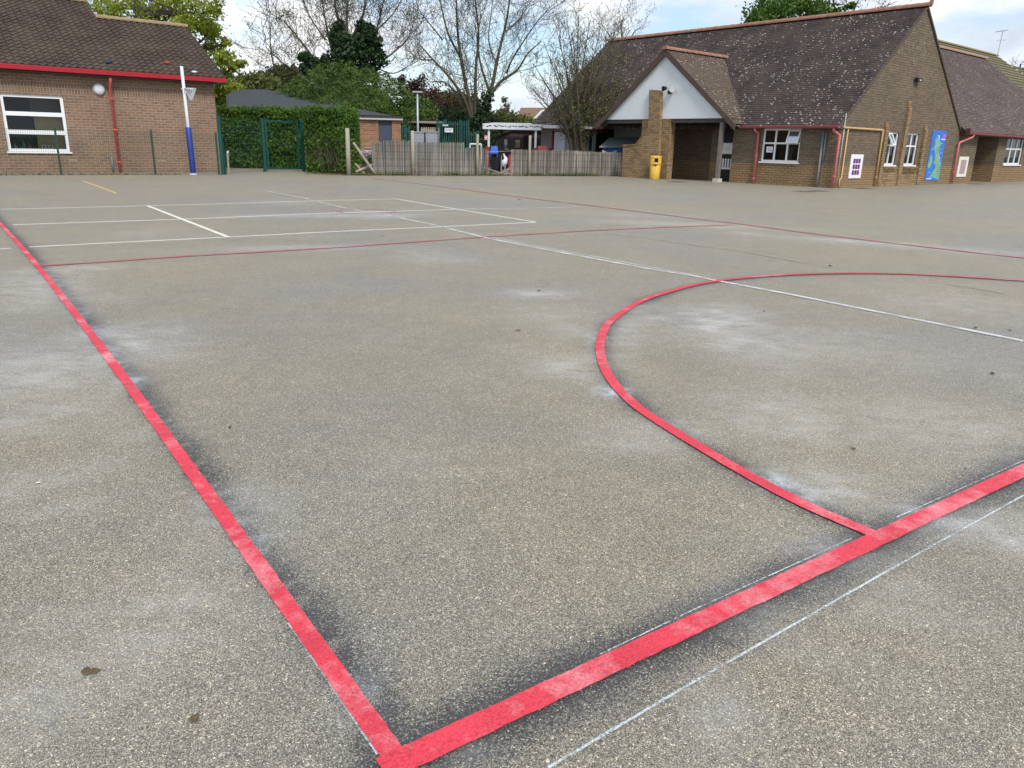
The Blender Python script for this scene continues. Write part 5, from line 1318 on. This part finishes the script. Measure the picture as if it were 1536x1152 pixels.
# green palisade fence
for i, (xa, xb, yt, Y) in enumerate(((603, 614, 190, 37.5), (656, 702, 181, 42), (703, 717, 197, 41))):
    pf_ = thing('palisade_fence', (D(xa, 220, Y).x, Y, 0), ('short green palisade section beside the outbuilding', 'tall green palisade fence behind the grey boxes', 'low green palisade section near the canopy')[i], 'fence')
    q = MB(); k = xa
    while k < xb: boxpx(q, k, k+1.5, yt+rnd.uniform(-.4, .4), 262, Y, .03); k += 3.3
    q.build('pales', green_metal, pf_); q = MB(); boxpx(q, xa, xb, yt+4, yt+6, Y+.04, .05); boxpx(q, xa, xb, 225, 228, Y+.04, .05); q.build('rails', green_metal, pf_)
    for px in ((xa, xb) if i != 1 else (xa, 668, 690, xb)): boxpx(MB(), px-.8, px+1.6, yt-1.5, 262, Y+.1, .1).build('post', green_metal, pf_)
sg = thing('fence_sign', (D(673, 195, 41.9).x, 41.9, 0), 'white rectangular sign on the tall green palisade fence', 'sign')
boxpx(MB(), 667, 679.5, 192, 198.5, 41.88, .03).build('plate', white_board, sg); q = MB(); boxpx(q, 668, 678.5, 193.2, 194.0, 41.875, .004); boxpx(q, 668.5, 677, 195.4, 196.0, 41.875, .004); q.build('print', simple('grey print', (.25, .27, .3), .6, .1), sg)
sg = thing('fence_sign', (D(671, 188, 41.9).x, 41.9, 0), 'narrow white strip sign above the rectangular fence sign', 'sign')
boxpx(MB(), 664, 672, 187, 189, 41.88, .03).build('plate', white_board, sg); q = MB(); boxpx(q, 665, 671, 187.8, 188.2, 41.875, .004); q.build('print', simple('grey print', (.25, .27, .3), .6, .1), sg)
# white goal frame
gl_ = thing('goal_frame', (D(706, 240, 36.5).x, 36.5, 0), 'small white football goal frame behind the wattle fence', 'goal')
x0_, z1_ = hx(705, 216, 36.5); x1_, _ = hx(722, 216, 36.5)
for x in (x0_, x1_): MB().tube([(x, 36.5, 0), (x, 36.5, z1_)], .03, 8).build('upright', white_metal, gl_)
MB().tube([(x0_, 36.5, z1_), (x1_, 36.5, z1_)], .035, 8).build('crossbar', white_metal, gl_)
q = MB()
for x in (x0_, x1_): q.tube([(x, 36.5, z1_), (x, 37.4, .03)], .02, 6)
q.build('rear_stay', white_metal, gl_)
# canopy
cn = thing('canopy', (D(733, 235, 38.5).x, 38.5, 0), 'white framed flat canopy on slim posts behind the wattle fence', 'canopy')
xa, za = hx(724, 190.0, 38.5); xb, zb = hx(812, 192.0, 38.5); xc, zc = hx(888, 193.5, 36.3)
q = MB(); q.prism([(xa, 38.5, za-.10), (xb, 38.5, zb-.10), (xb, 38.5, zb+.16), (xa, 38.5, za+.14)], (0, .06, 0)); q.build('fascia', white_metal, cn)
q = MB(); q.prism([(xb+.02, 38.7, zb-.0), (xc, 36.3, zc), (xc, 36.3, zc+.10), (xb+.02, 38.7, zb+.16)], (0, .06, 0)); q.build('fascia', white_metal, cn)
q = MB(); q.prism([(xa, 38.57, za+.10), (xb, 38.57, zb+.10), (xb+.6, 42, zb+.25), (xa+.4, 42, za+.25)], (0, 0, .04)); q.build('roof_sheet', simple('milky canopy sheet', (.5, .53, .55), .4, .1, 3), cn)
q = MB()
for k in range(26): x = xa+(xb-xa)*(k+.5+rnd.uniform(-.4, .4))/26; q.boxv((x, 38.49, za+.02+rnd.uniform(-.03, .03)), (rnd.uniform(.03, .12), 0, 0), (0, .008, 0), (0, 0, .04))
q.build('leaf_debris', leaf_dark, cn)
for px in (733, 803): x, _ = hx(px, 220, 38.6); MB().boxv((x-.05, 38.6, 0), (.1, 0, 0), (0, .1, 0), (0, 0, za-.1)).build('post', white_metal, cn)
for px in (731, 802, 826): x, _ = hx(px, 235, 38.4); MB().boxv((x-.09, 38.4, 0), (.2, 0, 0), (0, .14, 0), (0, 0, hx(px, 220 if px < 800 else 222, 38.4)[1])).build('post_padding', simple('dark red padding', (.22, .02, .035), .6, .15), cn, bevel=.02)
# timber shed
sd = thing('timber_shed', (D(778, 235, 42.5).x, 42.5, 0), 'dark weatherboarded timber shed under the canopy', 'shed')
sx = [hx(745, 208, 42.5), hx(768, 196.5, 42.5), hx(813, 198, 42.5)]
shm = simple('dark weatherboard', (.13, .11, .10), .85, .25, 6, .15)
q = MB(); q.prism([(sx[0][0], 42.5, 0), (sx[2][0], 42.5, 0), (sx[2][0], 42.5, sx[2][1]), (sx[1][0], 42.5, sx[1][1]), (sx[0][0], 42.5, sx[0][1])], (0, 2.4, 0))
for k in range(16):
    z = .1+k*.14; 
    if z < sx[0][1]-.05: q.prism([(sx[0][0], 42.5, z), (sx[2][0], 42.5, z), (sx[2][0], 42.47, z), (sx[0][0], 42.47, z)], (0, 0, .10))
q.build('wall', shm, sd)
q = MB(); q.prism([(sx[0][0]-.15, 42.35, sx[0][1]-.02), (sx[1][0], 42.35, sx[1][1]+.03), (sx[1][0], 42.35, sx[1][1]+.1), (sx[0][0]-.15, 42.35, sx[0][1]+.05)], (0, 2.6, 0)); q.prism([(sx[1][0], 42.35, sx[1][1]+.03), (sx[2][0]+.15, 42.35, sx[2][1]+.03), (sx[2][0]+.15, 42.35, sx[2][1]+.1), (sx[1][0], 42.35, sx[1][1]+.1)], (0, 2.6, 0)); q.build('roof', felt_grey, sd)
boxpx(MB(), 785, 796, 203, 245, 42.44, .02).build('dark_doorway_panel', black_plastic, sd)  # flat black panel on the wall: paints in the shade of the open door
for nm, x0, x1, y0, y1, cs, lb_ in (('poster', 773, 780, 210, 221.5, [(.62, .6, .3), (.15, .35, .5), (.6, .25, .2)], 'poster with coloured bands on the timber shed'), ('poster', 756.5, 761, 209, 221.5, [(.7, .68, .5), (.6, .65, .72), (.25, .35, .6)], 'narrow pale poster on the left of the timber shed'), ('poster', 756.5, 763, 222.5, 226.5, [(.6, .55, .3), (.06, .06, .05)], 'small yellow and black sign low on the timber shed')):
    t = thing(nm, (D((x0+x1)/2, y1, 42.4).x, 42.4, D(x0, y1, 42.4).z), lb_, 'poster'); hh = (y1-y0)/len(cs)
    for k, cc_ in enumerate(cs): boxpx(MB(), x0, x1, y0+hh*k, y0+hh*(k+1)-.05, 42.42, .02).build('printed_band', simple('print %.2f %.2f %.2f' % cc_, cc_, .6, .1), t)
t = thing('round_sign', (D(729, 206, 38.45).x, 38.45, 0), 'small pink and white sign fixed to the canopy post', 'sign'); boxpx(MB(), 726.5, 732, 203, 210, 38.43, .02).build('plate', simple('pinkish sign', (.55, .25, .25), .6, .2, 8), t); boxpx(MB(), 728, 730.5, 205, 208, 38.42, .008).build('mark', white_board, t)
# blue chair, white bag, pots in the gap
bc_ = thing('plastic_chair', (D(741, 240, 37).x, 37, 0), 'blue plastic chair behind the gap in the wattle fence', 'chair')
q = MB(); x0, z0 = hx(735, 229, 37); x1, z1 = hx(747, 222, 37)
q.prism([(x0, 37, z0-.05), (x1, 37, z0-.05), (x1, 37, z0), (x0, 37, z0)], (0, .38, 0)); q.build('seat', blue_plastic, bc_, bevel=.01)
q = MB(); q.prism([(x0, 37.36, z0), (x1, 37.36, z0), (x1-.03, 37.42, z1+.08), (x0+.03, 37.42, z1+.08)], (0, .03, 0)); q.build('backrest', blue_plastic, bc_, bevel=.01)
for a in (x0+.03, x1-.03):
    for y in (37.03, 37.33): MB().tube([(a, y, 0), (a, y, z0-.05)], .018, 6).build('leg', blue_plastic, bc_)
cr = thing('black_crate', (D(745, 245, 37).x, 36.6, 0), 'black mesh crate behind the gap in the wattle fence', 'crate')
q = MB(); x0, z0 = hx(735, 236, 36.6); x1, _ = hx(752, 236, 36.6)
for k in range(6): q.boxv((x0, 36.6, .02+k*z0/6), (x1-x0, 0, 0), (0, .03, 0), (0, 0, z0/9)); q.boxv((x0+(x1-x0)*k/6, 36.6, .02), (.03, 0, 0), (0, .028, 0), (0, 0, z0)); q.boxv((x0, 36.6, .02+k*z0/6), (.03, 0, 0), (0, .5, 0), (0, 0, z0/9)); q.boxv((x1, 36.6, .02+k*z0/6), (.03, 0, 0), (0, .5, 0), (0, 0, z0/9))
q.boxv((x0, 37.1, 0), (x1-x0, 0, 0), (0, .03, 0), (0, 0, z0)); q.boxv((x0, 36.6, 0), (x1-x0, 0, 0), (0, .5, 0), (0, 0, .02)); q.build('frame', black_plastic, cr)
wb = thing('white_sack', (D(757, 246, 36.4).x, 36.4, 0), 'crumpled white sack behind the gap in the wattle fence', 'sack')
x0, z0 = hx(757.5, 246, 36.4); q = MB()
q.tube([(x0-.1, 36.4, max(z0-.1, 0)), (x0-.02, 36.4, z0+.08), (x0+.05, 36.45, z0+.22), (x0-.05, 36.5, z0+.38)], [.10, .15, .10, .03], 9); q.build('bag', white_metal, wb, True); MB().tube([(x0-.05, 36.5, z0+.38), (x0-.09, 36.5, z0+.44)], [.03, .05], 7).build('neck', white_metal, wb)
rp = thing('red_post', (D(764, 240, 36.2).x, 36.2, 0), 'red post at the right of the gap in the wattle fence', 'post'); x0, z0 = hx(764.5, 233, 36.2)
MB().boxv((x0-.04, 36.2, 0), (.09, 0, 0), (0, .09, 0), (0, 0, z0)).build('shaft', simple('bright red paint', (.4, .03, .04), .5, .1), rp); MB().boxv((x0-.05, 36.19, z0), (.11, 0, 0), (0, .11, 0), (0, 0, .03)).build('cap', simple('bright red paint', (.4, .03, .04), .5, .1), rp)
bt_ = thing('red_bench', (D(815, 222, 38).x, 38, 0), 'pinkish red bench back showing above the wattle fence', 'bench')
x0, z0 = hx(810, 219.5, 38); x1, _ = hx(818, 219.5, 38); rr_ = simple('faded red plastic', (.42, .10, .10), .5, .15)
MB().boxv((x0-.1, 38, z0-.28), (x1-x0+.2, 0, 0), (0, .04, 0), (0, 0, .3)).build('backrest', rr_, bt_, bevel=.01); MB().boxv((x0-.1, 37.6, z0-.75), (x1-x0+.2, 0, 0), (0, .4, 0), (0, 0, .05)).build('seat', rr_, bt_)
for a in (x0-.05, x1+.05): MB().boxv((a-.03, 37.95, 0), (.06, 0, 0), (0, .05, 0), (0, 0, z0-.2)).build('leg', rr_, bt_)
# nursery end of the hall: pale wall with white panel door and dark blue windows
NF = EW.shift(-.2); pw = simple('pale render', (.36, .33, .29), .8, .12, 2)
dd_ = lambda px, y=215: NF.hit(px, y)
def nbox(x0, x1, y0, y1, o0, o1):
    a, z1 = dd_(x1, y0); b, z0 = dd_(x0, y1); return MB().box(NF, a, b, max(z0, 0), z1, o0, o1)
ob = nbox(832, 849, 198, 226, .01, .05).build('door', white_metal, rb)
fo = nbox(828, 831.5, 196, 240, .01, .08).build('door_frame', simple('dark red frame', (.28, .03, .04), .6, .1), rb)
for x0, x1 in ((865, 876), (880, 890)):
    fo = nbox(x0-1, x1+1, 197.5, 227, .01, .04).build('window', simple('grey window frame', (.3, .32, .33), .5, .1), rb)
    subpart(nbox(x0, x1, 198.5, 226, .041, .05), 'pane', simple('dark blue pane', (.03, .05, .075), .15, .2, 2, .6), rb, fo)
# blue playhouse
ph = thing('playhouse', (D(930, 235, 36.15).x, 36.15, 0), 'blue wooden playhouse with grey felt roof and white bunting beside the brick pier', 'playhouse')
q = MB(); boxpx(q, 905, 948, 221, 258, 36.15, .9); q.build('wall', simple('blue painted boards', (.03, .10, .26), .6, .15, 5), ph)
pA, pB, pC, pD = D(899, 221.5, 36.0), D(950, 221, 36.0), D(962, 207, 37.0), D(914, 208, 37.0)
q = MB(); q.prism([pA, pB, pC, pD], (0, 0, .05)); q.build('roof', simple('grey green felt', (.20, .22, .22), .9, .15, 4), ph)
q = MB(); q.prism([pB, pC, (pC.x+.02, pC.y, pB.z)], (.03, 0, 0)); q.build('gable_trim', blue_plastic, ph)
q = MB(); xx0 = D(903, 228, 36.1).x; xx1 = D(925, 226, 36.1).x; zz_ = D(914, 226, 36.1).z
for k in range(8):
    x = xx0+(xx1-xx0)*k/8; sag = -.10*math.sin(math.pi*(k+.5)/8)+.03; q.prism([(x, 36.1, zz_+sag), (x+.085, 36.1, zz_+sag), (x+.042, 36.1, zz_+sag-.14)], (0, .005, 0))
q.build('bunting', white_board, ph)
# planters behind the brace
fp = thing('flower_planter', (D(545, 245, 32.5).x, 32.5, 0), 'dark planter with purple and white flowers behind the fence brace', 'planter')
q = MB(); boxpx(q, 531, 562, 240, 258, 32.6, .6); q.build('trough', dark_wood, fp)
lv = MB(); r9 = random.Random(4)
for _ in range(900):
    p = D(r9.uniform(528, 562), 238, 32.7); p.z += r9.uniform(-.12, .22); p.y += r9.uniform(-.2, .4); leaf(lv, p, r9.uniform(.04, .09), r9)
lv.build('leaves', hedge_m, fp); lv = MB()
for _ in range(260):
    p = D(r9.uniform(528, 560), 232, 32.5); p.z += r9.uniform(-.1, .18); p.y += r9.uniform(-.2, .3); leaf(lv, p, r9.uniform(.04, .07), r9)
lv.build('flowers', simple('lilac white petals', (.5, .42, .62), .6, .4, 40), fp)
yb = thing('yellow_planter', (D(553, 228, 33.4).x, 33.4, 0), 'yellow box planter behind the fence brace', 'planter')
q = MB(); boxpx(q, 547, 561, 223, 258, 33.4, .4); q.build('body', simple('yellow box paint', (.55, .38, .08), .6, .15), yb, bevel=.01); boxpx(MB(), 546, 562, 220.5, 222.8, 33.36, .48).build('lid', grey_wood, yb)

# ------------------------------------------------------------ trees
limb_tree('bare_tree', 50, [
    ([(716, 236), (712, 190), (704, 150), (692, 90), (686, 40), (684, -30)], .17, .04),
    ([(714, 200), (713, 150), (714, 100), (718, 50), (710, -20)], .13, .035),
    ([(718, 236), (724, 185), (738, 130), (748, 80), (760, 30), (768, -30)], .17, .04),
    ([(722, 190), (732, 150), (752, 122), (776, 105), (792, 80), (812, 62)], .13, .03),
    ([(710, 190), (697, 150), (676, 118), (650, 90), (625, 62)], .12, .03),
    ([(705, 150), (684, 138), (668, 124), (650, 122)], .07, .02),
    ([(735, 140), (722, 100), (716, 62), (722, 20)], .085, .03),
    ([(744, 95), (733, 60), (738, 10), (740, -30)], .045, .015),
    ([(690, 85), (672, 50), (662, 10), (655, -20)], .075, .025), ([(755, 50), (778, 30), (800, -5)], .06, .02), ([(760, 110), (768, 90), (800, 40), (826, 10)], .06, .02), ([(650, 90), (628, 88), (606, 70)], .045, .015), ([(664, 60), (640, 30), (620, 5)], .045, .015)],
    'tall bare tree with several spreading trunks at the centre of the skyline', 11, bark_g, twig_lv=2, per=4.6, tl=2.2, leafm=bud_m, leafsize=.055, leafn=1, minr=.008, depthj=2.5)
ivt = MB(); r9 = random.Random(12)
iv = thing('ivy', (D(722, 190, 49.5).x, 49.5, 0), 'dark ivy climbing the foot of the tall bare tree', 'ivy')
for k in range(46):
    t_ = k/45; p = D(712+20*t_*t_, 236-95*t_, 49.7); leaves(ivt, p+V((r9.uniform(-.3, .3), 0, 0)), (.42-.2*t_, .5, .35), 60, .14, r9)
ivt.build('foliage', ivy_m, iv); q = MB(); q.tube([D(712, 240, 49.5), D(722, 190, 49.5), D(733, 145, 49.5)], [.05, .04, .02], 5); q.build('stems', bark_d, iv)
# ivy covered tree in bud
limb_tree('ivy_clad_tree', 54, [
    ([(520, 236), (522, 150), (524, 100), (520, 40), (524, -30)], .24, .05), ([(520, 130), (500, 80), (488, 30), (480, -20)], .12, .03), ([(522, 140), (545, 90), (566, 40), (580, -20)], .12, .03),
    ([(515, 140), (480, 100), (450, 60), (425, 30)], .10, .025), ([(505, 140), (460, 115), (425, 95), (398, 70)], .08, .02), ([(530, 120), (575, 90), (610, 60), (622, 30)], .08, .02), ([(560, 100), (590, 110), (620, 95)], .05, .02),
    ([(488, 60), (462, 20), (450, -20)], .055, .02), ([(560, 50), (590, 20), (610, -15)], .055, .02), ([(520, 60), (505, 20), (500, -20)], .12, .03), ([(522, 70), (545, 20), (548, -20)], .12, .03), ([(440, 110), (415, 110), (405, 60), (408, 30)], .07, .02)],
    'bare budding tree with dark ivy mass in its crown left of centre', 21, bark_g, twig_lv=2, per=6.0, tl=1.9, leafm=bud_m, leafsize=.08, leafn=1, minr=.010, depthj=2.)
ivt = MB(); r9 = random.Random(13)
iv = thing('ivy', (D(522, 150, 53).x, 53, 0), 'large dark ivy mass in the crown of the budding tree', 'ivy')
for x, y, rp in ((548, 70, 26), (530, 90, 30), (505, 85, 24), (560, 90, 22), (515, 55, 20), (480, 95, 20), (465, 105, 16), (545, 110, 24), (520, 120, 26), (560, 55, 16), (500, 110, 22), (510, 40, 10), (455, 85, 9), (545, 45, 14)):
    p = D(x, y, 53+r9.uniform(-1, 1)); R = rp*53/F
    for _ in range(5):
        u = V((r9.gauss(0, 1), r9.gauss(0, 1), r9.gauss(0, 1))).normalized()*R*.5; leaves(ivt, p+u, (R*.55, R*.5, R*.5), 170, .2, r9, .3)
ivt.build('foliage', ivy_m, iv); q = MB(); q.tube([D(520, 236, 53.4), D(522, 150, 53.4), D(524, 90, 53.2)], [.2, .15, .08], 6); q.build('stems', bark_d, iv)
# multi stemmed tree in front of the hall roof
limbs = []
r9 = random.Random(31)
for k, (tx, ty) in enumerate(((800, 95), (815, 62), (835, 45), (850, 28), (868, 22), (885, 30), (900, 48), (915, 60), (928, 82), (940, 105), (948, 132), (795, 130), (860, 60), (890, 75), (830, 90), (912, 110), (872, 40), (845, 70), (905, 90), (930, 30), (945, 45), (806, 150), (956, 160), (880, 110), (850, 120), (900, 145), (925, 150), (822, 130))):
    bx_ = 868+r9.uniform(-9, 12); mx = (bx_+tx)/2+(bx_-tx)*.12; limbs.append(([(bx_, 238), (bx_+(tx-bx_)*.10, 205), (mx, (205+ty)/2+8), (tx, ty)], .075 if k else .1, .012))
limb_tree('multi_stemmed_tree', 37, limbs, 'multi stemmed tree with fine olive twigs in front of the hall roof', 32, bark_g, twig_lv=2, per=2.2, tl=1.0, leafm=bud_m, leafsize=.055, leafn=1, minr=.007, tw_up=.5, depthj=1.6, spread=.6)
# yellow green tree behind the left building
crown_tree('leafy_maple', 44, [(150, 10, 26), (180, 25, 26), (205, 20, 28), (230, 38, 24), (250, 15, 34), (275, 38, 28), (300, 20, 30), (318, 45, 22), (310, 70, 24), (335, 85, 22), (345, 105, 20), (330, 125, 24), (300, 100, 20), (322, 12, 16), (200, -10, 30), (260, -15, 34), (352, 128, 14), (326, 150, 20), (318, 175, 18), (285, 75, 22), (340, 62, 10), (362, 95, 10), (130, -5, 20), (240, 60, 24), (350, 150, 12)],
           [(325, 236, .3), (320, 180), (305, 120), (290, 70), (275, 20)], 'yellow green maple in young leaf rising behind the left building', 41, lime_m, bark_d, n=640, size=.16, dy=2., loose=1.35)
# green tree behind the hall roof
crown_tree('leafy_green_tree', 58, [(1140, 12, 26), (1165, 22, 26), (1190, 12, 28), (1215, 20, 26), (1240, 18, 16), (1150, 35, 18), (1125, 30, 12), (1180, -10, 30), (1258, 20, 10), (1118, 42, 6), (1205, -5, 20), (1275, 8, 8)],
           [(1185, 236, .35), (1185, 120), (1188, 40), (1190, 0)], 'green leafy tree rising behind the hall ridge', 42, green_m, bark_d, n=1000, size=.20, dy=1.5)
limb_tree('bare_branched_tree', 60, [([(1262, 236), (1262, 90), (1255, 30), (1246, -20)], .2, .04), ([(1262, 80), (1275, 30), (1290, -5)], .12, .03), ([(1262, 70), (1300, 25), (1345, 2)], .1, .02), ([(1258, 60), (1285, 40), (1320, 20)], .08, .02)],
    'sparse tree with thin arching branches behind the hall ridge', 43, bark_d, twig_lv=1, per=1.6, tl=1.8, leafm=green_m, leafsize=.12, leafn=2, minr=.01)
limb_tree('bare_treetop', 75, [([(1530, 236), (1530, 110), (1532, 96)], .1, .03), ([(1530, 115), (1518, 98)], .05, .02), ([(1530, 112), (1540, 94)], .05, .02)], 'tiny bare treetop above the mossy roof at the right edge', 44, bark_d, twig_lv=1, per=2, tl=.9, minr=.012)
# bare thin tree at the left end of the hall ridge
limb_tree('slim_bare_tree', 62, [([(935, 236), (935, 90), (932, 40), (936, 25)], .15, .03), ([(935, 80), (950, 50), (962, 40)], .07, .02), ([(935, 85), (915, 55), (905, 40)], .07, .02)], 'slim pale tree behind the left end of the hall ridge', 45, bark_l, twig_lv=2, per=1.6, tl=1.3, leafm=bud_m, leafsize=.08, leafn=1, minr=.009)
# copper shrub and background bushes
crown_tree('copper_leaved_tree', 56, [(615, 125, 14), (630, 135, 14), (622, 148, 16), (645, 145, 12), (640, 160, 16), (610, 140, 12), (650, 165, 14), (665, 160, 10), (600, 120, 8), (632, 118, 8)], [(632, 236, .2), (630, 180), (628, 140)], 'copper red leaved tree behind the lamp post', 51, copper_m, bark_d, n=420, size=.17)
limb_tree('brown_budding_tree', 57, [([(665, 236), (662, 190), (655, 160)], .15, .05), ([(664, 200), (680, 175), (692, 160)], .1, .03), ([(664, 195), (645, 170), (640, 155)], .1, .03), ([(664, 210), (672, 180), (674, 158)], .1, .03)], 'brown budding bush behind the green palisade fence', 52, bark_d, twig_lv=2, per=4, tl=1.3, leafm=brown_m, leafsize=.13, leafn=4, minr=.012, leafspread=.25)
def bush(px, py, rx, ry, Y, m, label, seed, n=3500, size=.16, nm='background_bush'):
    c = D(px, py, Y); mound(nm, (c.x, Y, c.z), (rx*Y/F, 1.6, ry*Y/F), label, 'bush', seed, m, n, size, .2)
bush(385, 150, 42, 32, 50, olive_m, 'olive green bushes between the maple and the low building roof', 61, 6000, .17)
bush(345, 180, 24, 50, 48, green_m, 'green bush at the corner of the left building', 62, 3500, .17)
bush(430, 130, 30, 26, 56, olive_m, 'olive bush at the foot of the budding tree', 63, 3500, .17)
bush(650, 190, 52, 26, 55, dkg_m, 'dark evergreen bush behind the timber shelter', 64, 5000, .16)
bush(675, 160, 40, 16, 75, dkg_m, 'distant dark conifer line above the copper tree', 65, 3500, .25)
bush(625, 172, 22, 20, 45, conif_m, 'green shrub at the right end of the conifer mound', 66, 3000, .13)
bush(760, 205, 50, 30, 56, olive_m, 'olive hedge behind the timber shed', 67, 6000, .17)
crown_tree('light_green_sapling', 60, [(752, 168, 10), (762, 160, 9), (770, 172, 10), (748, 180, 12), (765, 182, 12), (757, 150, 6)], [(760, 236, .08), (759, 185), (758, 165)], 'sparse light green sapling left of the distant house', 68, olive_m, bark_d, n=380, size=.16)
bush(820, 207, 60, 20, 58, olive_m, 'green hedge behind the canopy', 69, 6000, .17)
bush(715, 205, 34, 36, 54, dkg_m, 'dark bush behind the foot of the tall bare tree', 70, 4000, .16)
bush(800, 215, 26, 18, 45.5, hedge_m, 'green bush beside the timber shed', 71, 2500, .13)
bush(900, 200, 50, 22, 70, dkg_m, 'dark hedge far behind the multi stemmed tree', 72, 3000, .2)
# long boundary hedge far off so no gap shows bare ground
t = thing('boundary_hedge', (0, 95, 0), 'long dark boundary hedge along the horizon', 'hedge')
lv = MB(); r9 = random.Random(77)
lv.boxv((-85, 95.5, 0), (190, 0, 0), (0, 2, 0), (0, 0, 3.2)); lv.build('foliage_body', dkg_m, t); lv = MB()
for _ in range(22000): 
    x = r9.uniform(-85, 105); h_ = 3.6+1.0*mnoise.noise(V((x*.15, 0, 0))); leaf(lv, V((x, 95.2+r9.uniform(-.5, .4), h_*r9.random()**.5)), r9.uniform(.3, .6), r9)
lv.build('foliage', dkg_m, t)
# distant house
Y = 85; hs = thing('distant_house', (D(803, 200, Y).x, Y, 0), 'distant house with brown tiled roof and white bargeboards beyond the hedge', 'house')
a1, a2, b1, b2 = D(774, 180, Y-3), D(842, 182, Y-3), D(781, 161.5, Y), D(836, 161.5, Y)
TH = tiles('distant brown tiles', ((.19, .12, .08), (.23, .15, .10), (.2, .14, .09)), .3, .3, .1)
q = MB(); q.face([a1, a2, b2, b1]); q.face([b1, b2, V((b2.x, Y+3, a2.z)), V((b1.x, Y+3, a1.z))]); q.build('roof', TH, hs)
q = MB(); q.boxv((a1.x+.4, Y-2.7, 0), (a2.x-a1.x-.8, 0, 0), (0, 5.4, 0), (0, 0, a1.z)); q.build('wall', pw, hs)
g1_, g2_, g3_ = D(800, 181, Y-4.5), D(830, 181, Y-4.5), D(814, 166, Y-4.5)
q = MB(); q.prism([g1_, g2_, g3_], (0, 3, 0)); q.build('dormer', pw, hs); q = MB(); q.tube([g1_, g3_], .14, 4); q.tube([g3_, g2_], .14, 4); q.build('barge_board', white_board, hs)

# ------------------------------------------------------------ sky and light
SUN_EL, SUN_AZ = math.radians(48), math.radians(158)      # azimuth clockwise from +Y: behind and to the right
wd = bpy.data.worlds.new('World'); S.world = wd; wd.use_nodes = True; nt = wd.node_tree
bg = nt.nodes['Background']; sky = nt.nodes.new('ShaderNodeTexSky'); sky.sky_type = 'NISHITA'; sky.sun_disc = False
sky.sun_elevation = SUN_EL; sky.sun_rotation = SUN_AZ; sky.air_density = 1.0; sky.dust_density = .6; sky.ozone_density = 1.6
bg.inputs[1].default_value = .11; nt.links.new(sky.outputs[0], bg.inputs[0])
tcn = nt.nodes.new('ShaderNodeTexCoord'); mpn = nt.nodes.new('ShaderNodeMapping'); mpn.inputs['Scale'].default_value = (1, 1, 2.6); mpn.inputs['Location'].default_value = (.35, .1, .2)
nt.links.new(tcn.outputs['Generated'], mpn.inputs[0])
cl = math_(nt, 'ADD', math_(nt, 'MULTIPLY', noise_(nt, mpn.outputs[0], 2.6, 9, .56), .75), math_(nt, 'MULTIPLY', noise_(nt, mpn.outputs[0], 7, 8, .6), .25))
cov = ramp(nt, cl, [(.43, .08), (.53, 1.)])
shade = ramp(nt, noise_(nt, mpn.outputs[0], 4.3, 7, .6), [(.34, (.52, .60, .72)), (.5, (.76, .81, .89)), (.62, (1.0, 1.0, 1.0))])
bg2 = nt.nodes.new('ShaderNodeBackground'); nt.links.new(shade, bg2.inputs[0]); bg2.inputs[1].default_value = .78
mxs = nt.nodes.new('ShaderNodeMixShader'); nt.links.new(cov, mxs.inputs[0]); nt.links.new(bg.outputs[0], mxs.inputs[1]); nt.links.new(bg2.outputs[0], mxs.inputs[2])
nt.links.new(mxs.outputs[0], nt.nodes['World Output'].inputs[0])
sd_ = bpy.data.lights.new('sun', 'SUN'); sd_.energy = 2.2; sd_.angle = math.radians(14); sd_.color = (1, .96, .9)
so_ = bpy.data.objects.new('sun', sd_); COL.objects.link(so_)
sdir = V((math.sin(SUN_AZ)*math.cos(SUN_EL), math.cos(SUN_AZ)*math.cos(SUN_EL), math.sin(SUN_EL)))
so_.rotation_euler = sdir.to_track_quat('Z', 'Y').to_euler()
S.view_settings.view_transform = 'Standard'; S.view_settings.look = 'None'; S.view_settings.exposure = 0.56; S.view_settings.gamma = 1
for o in S.objects:
    if '_base' in o: del o['_base']
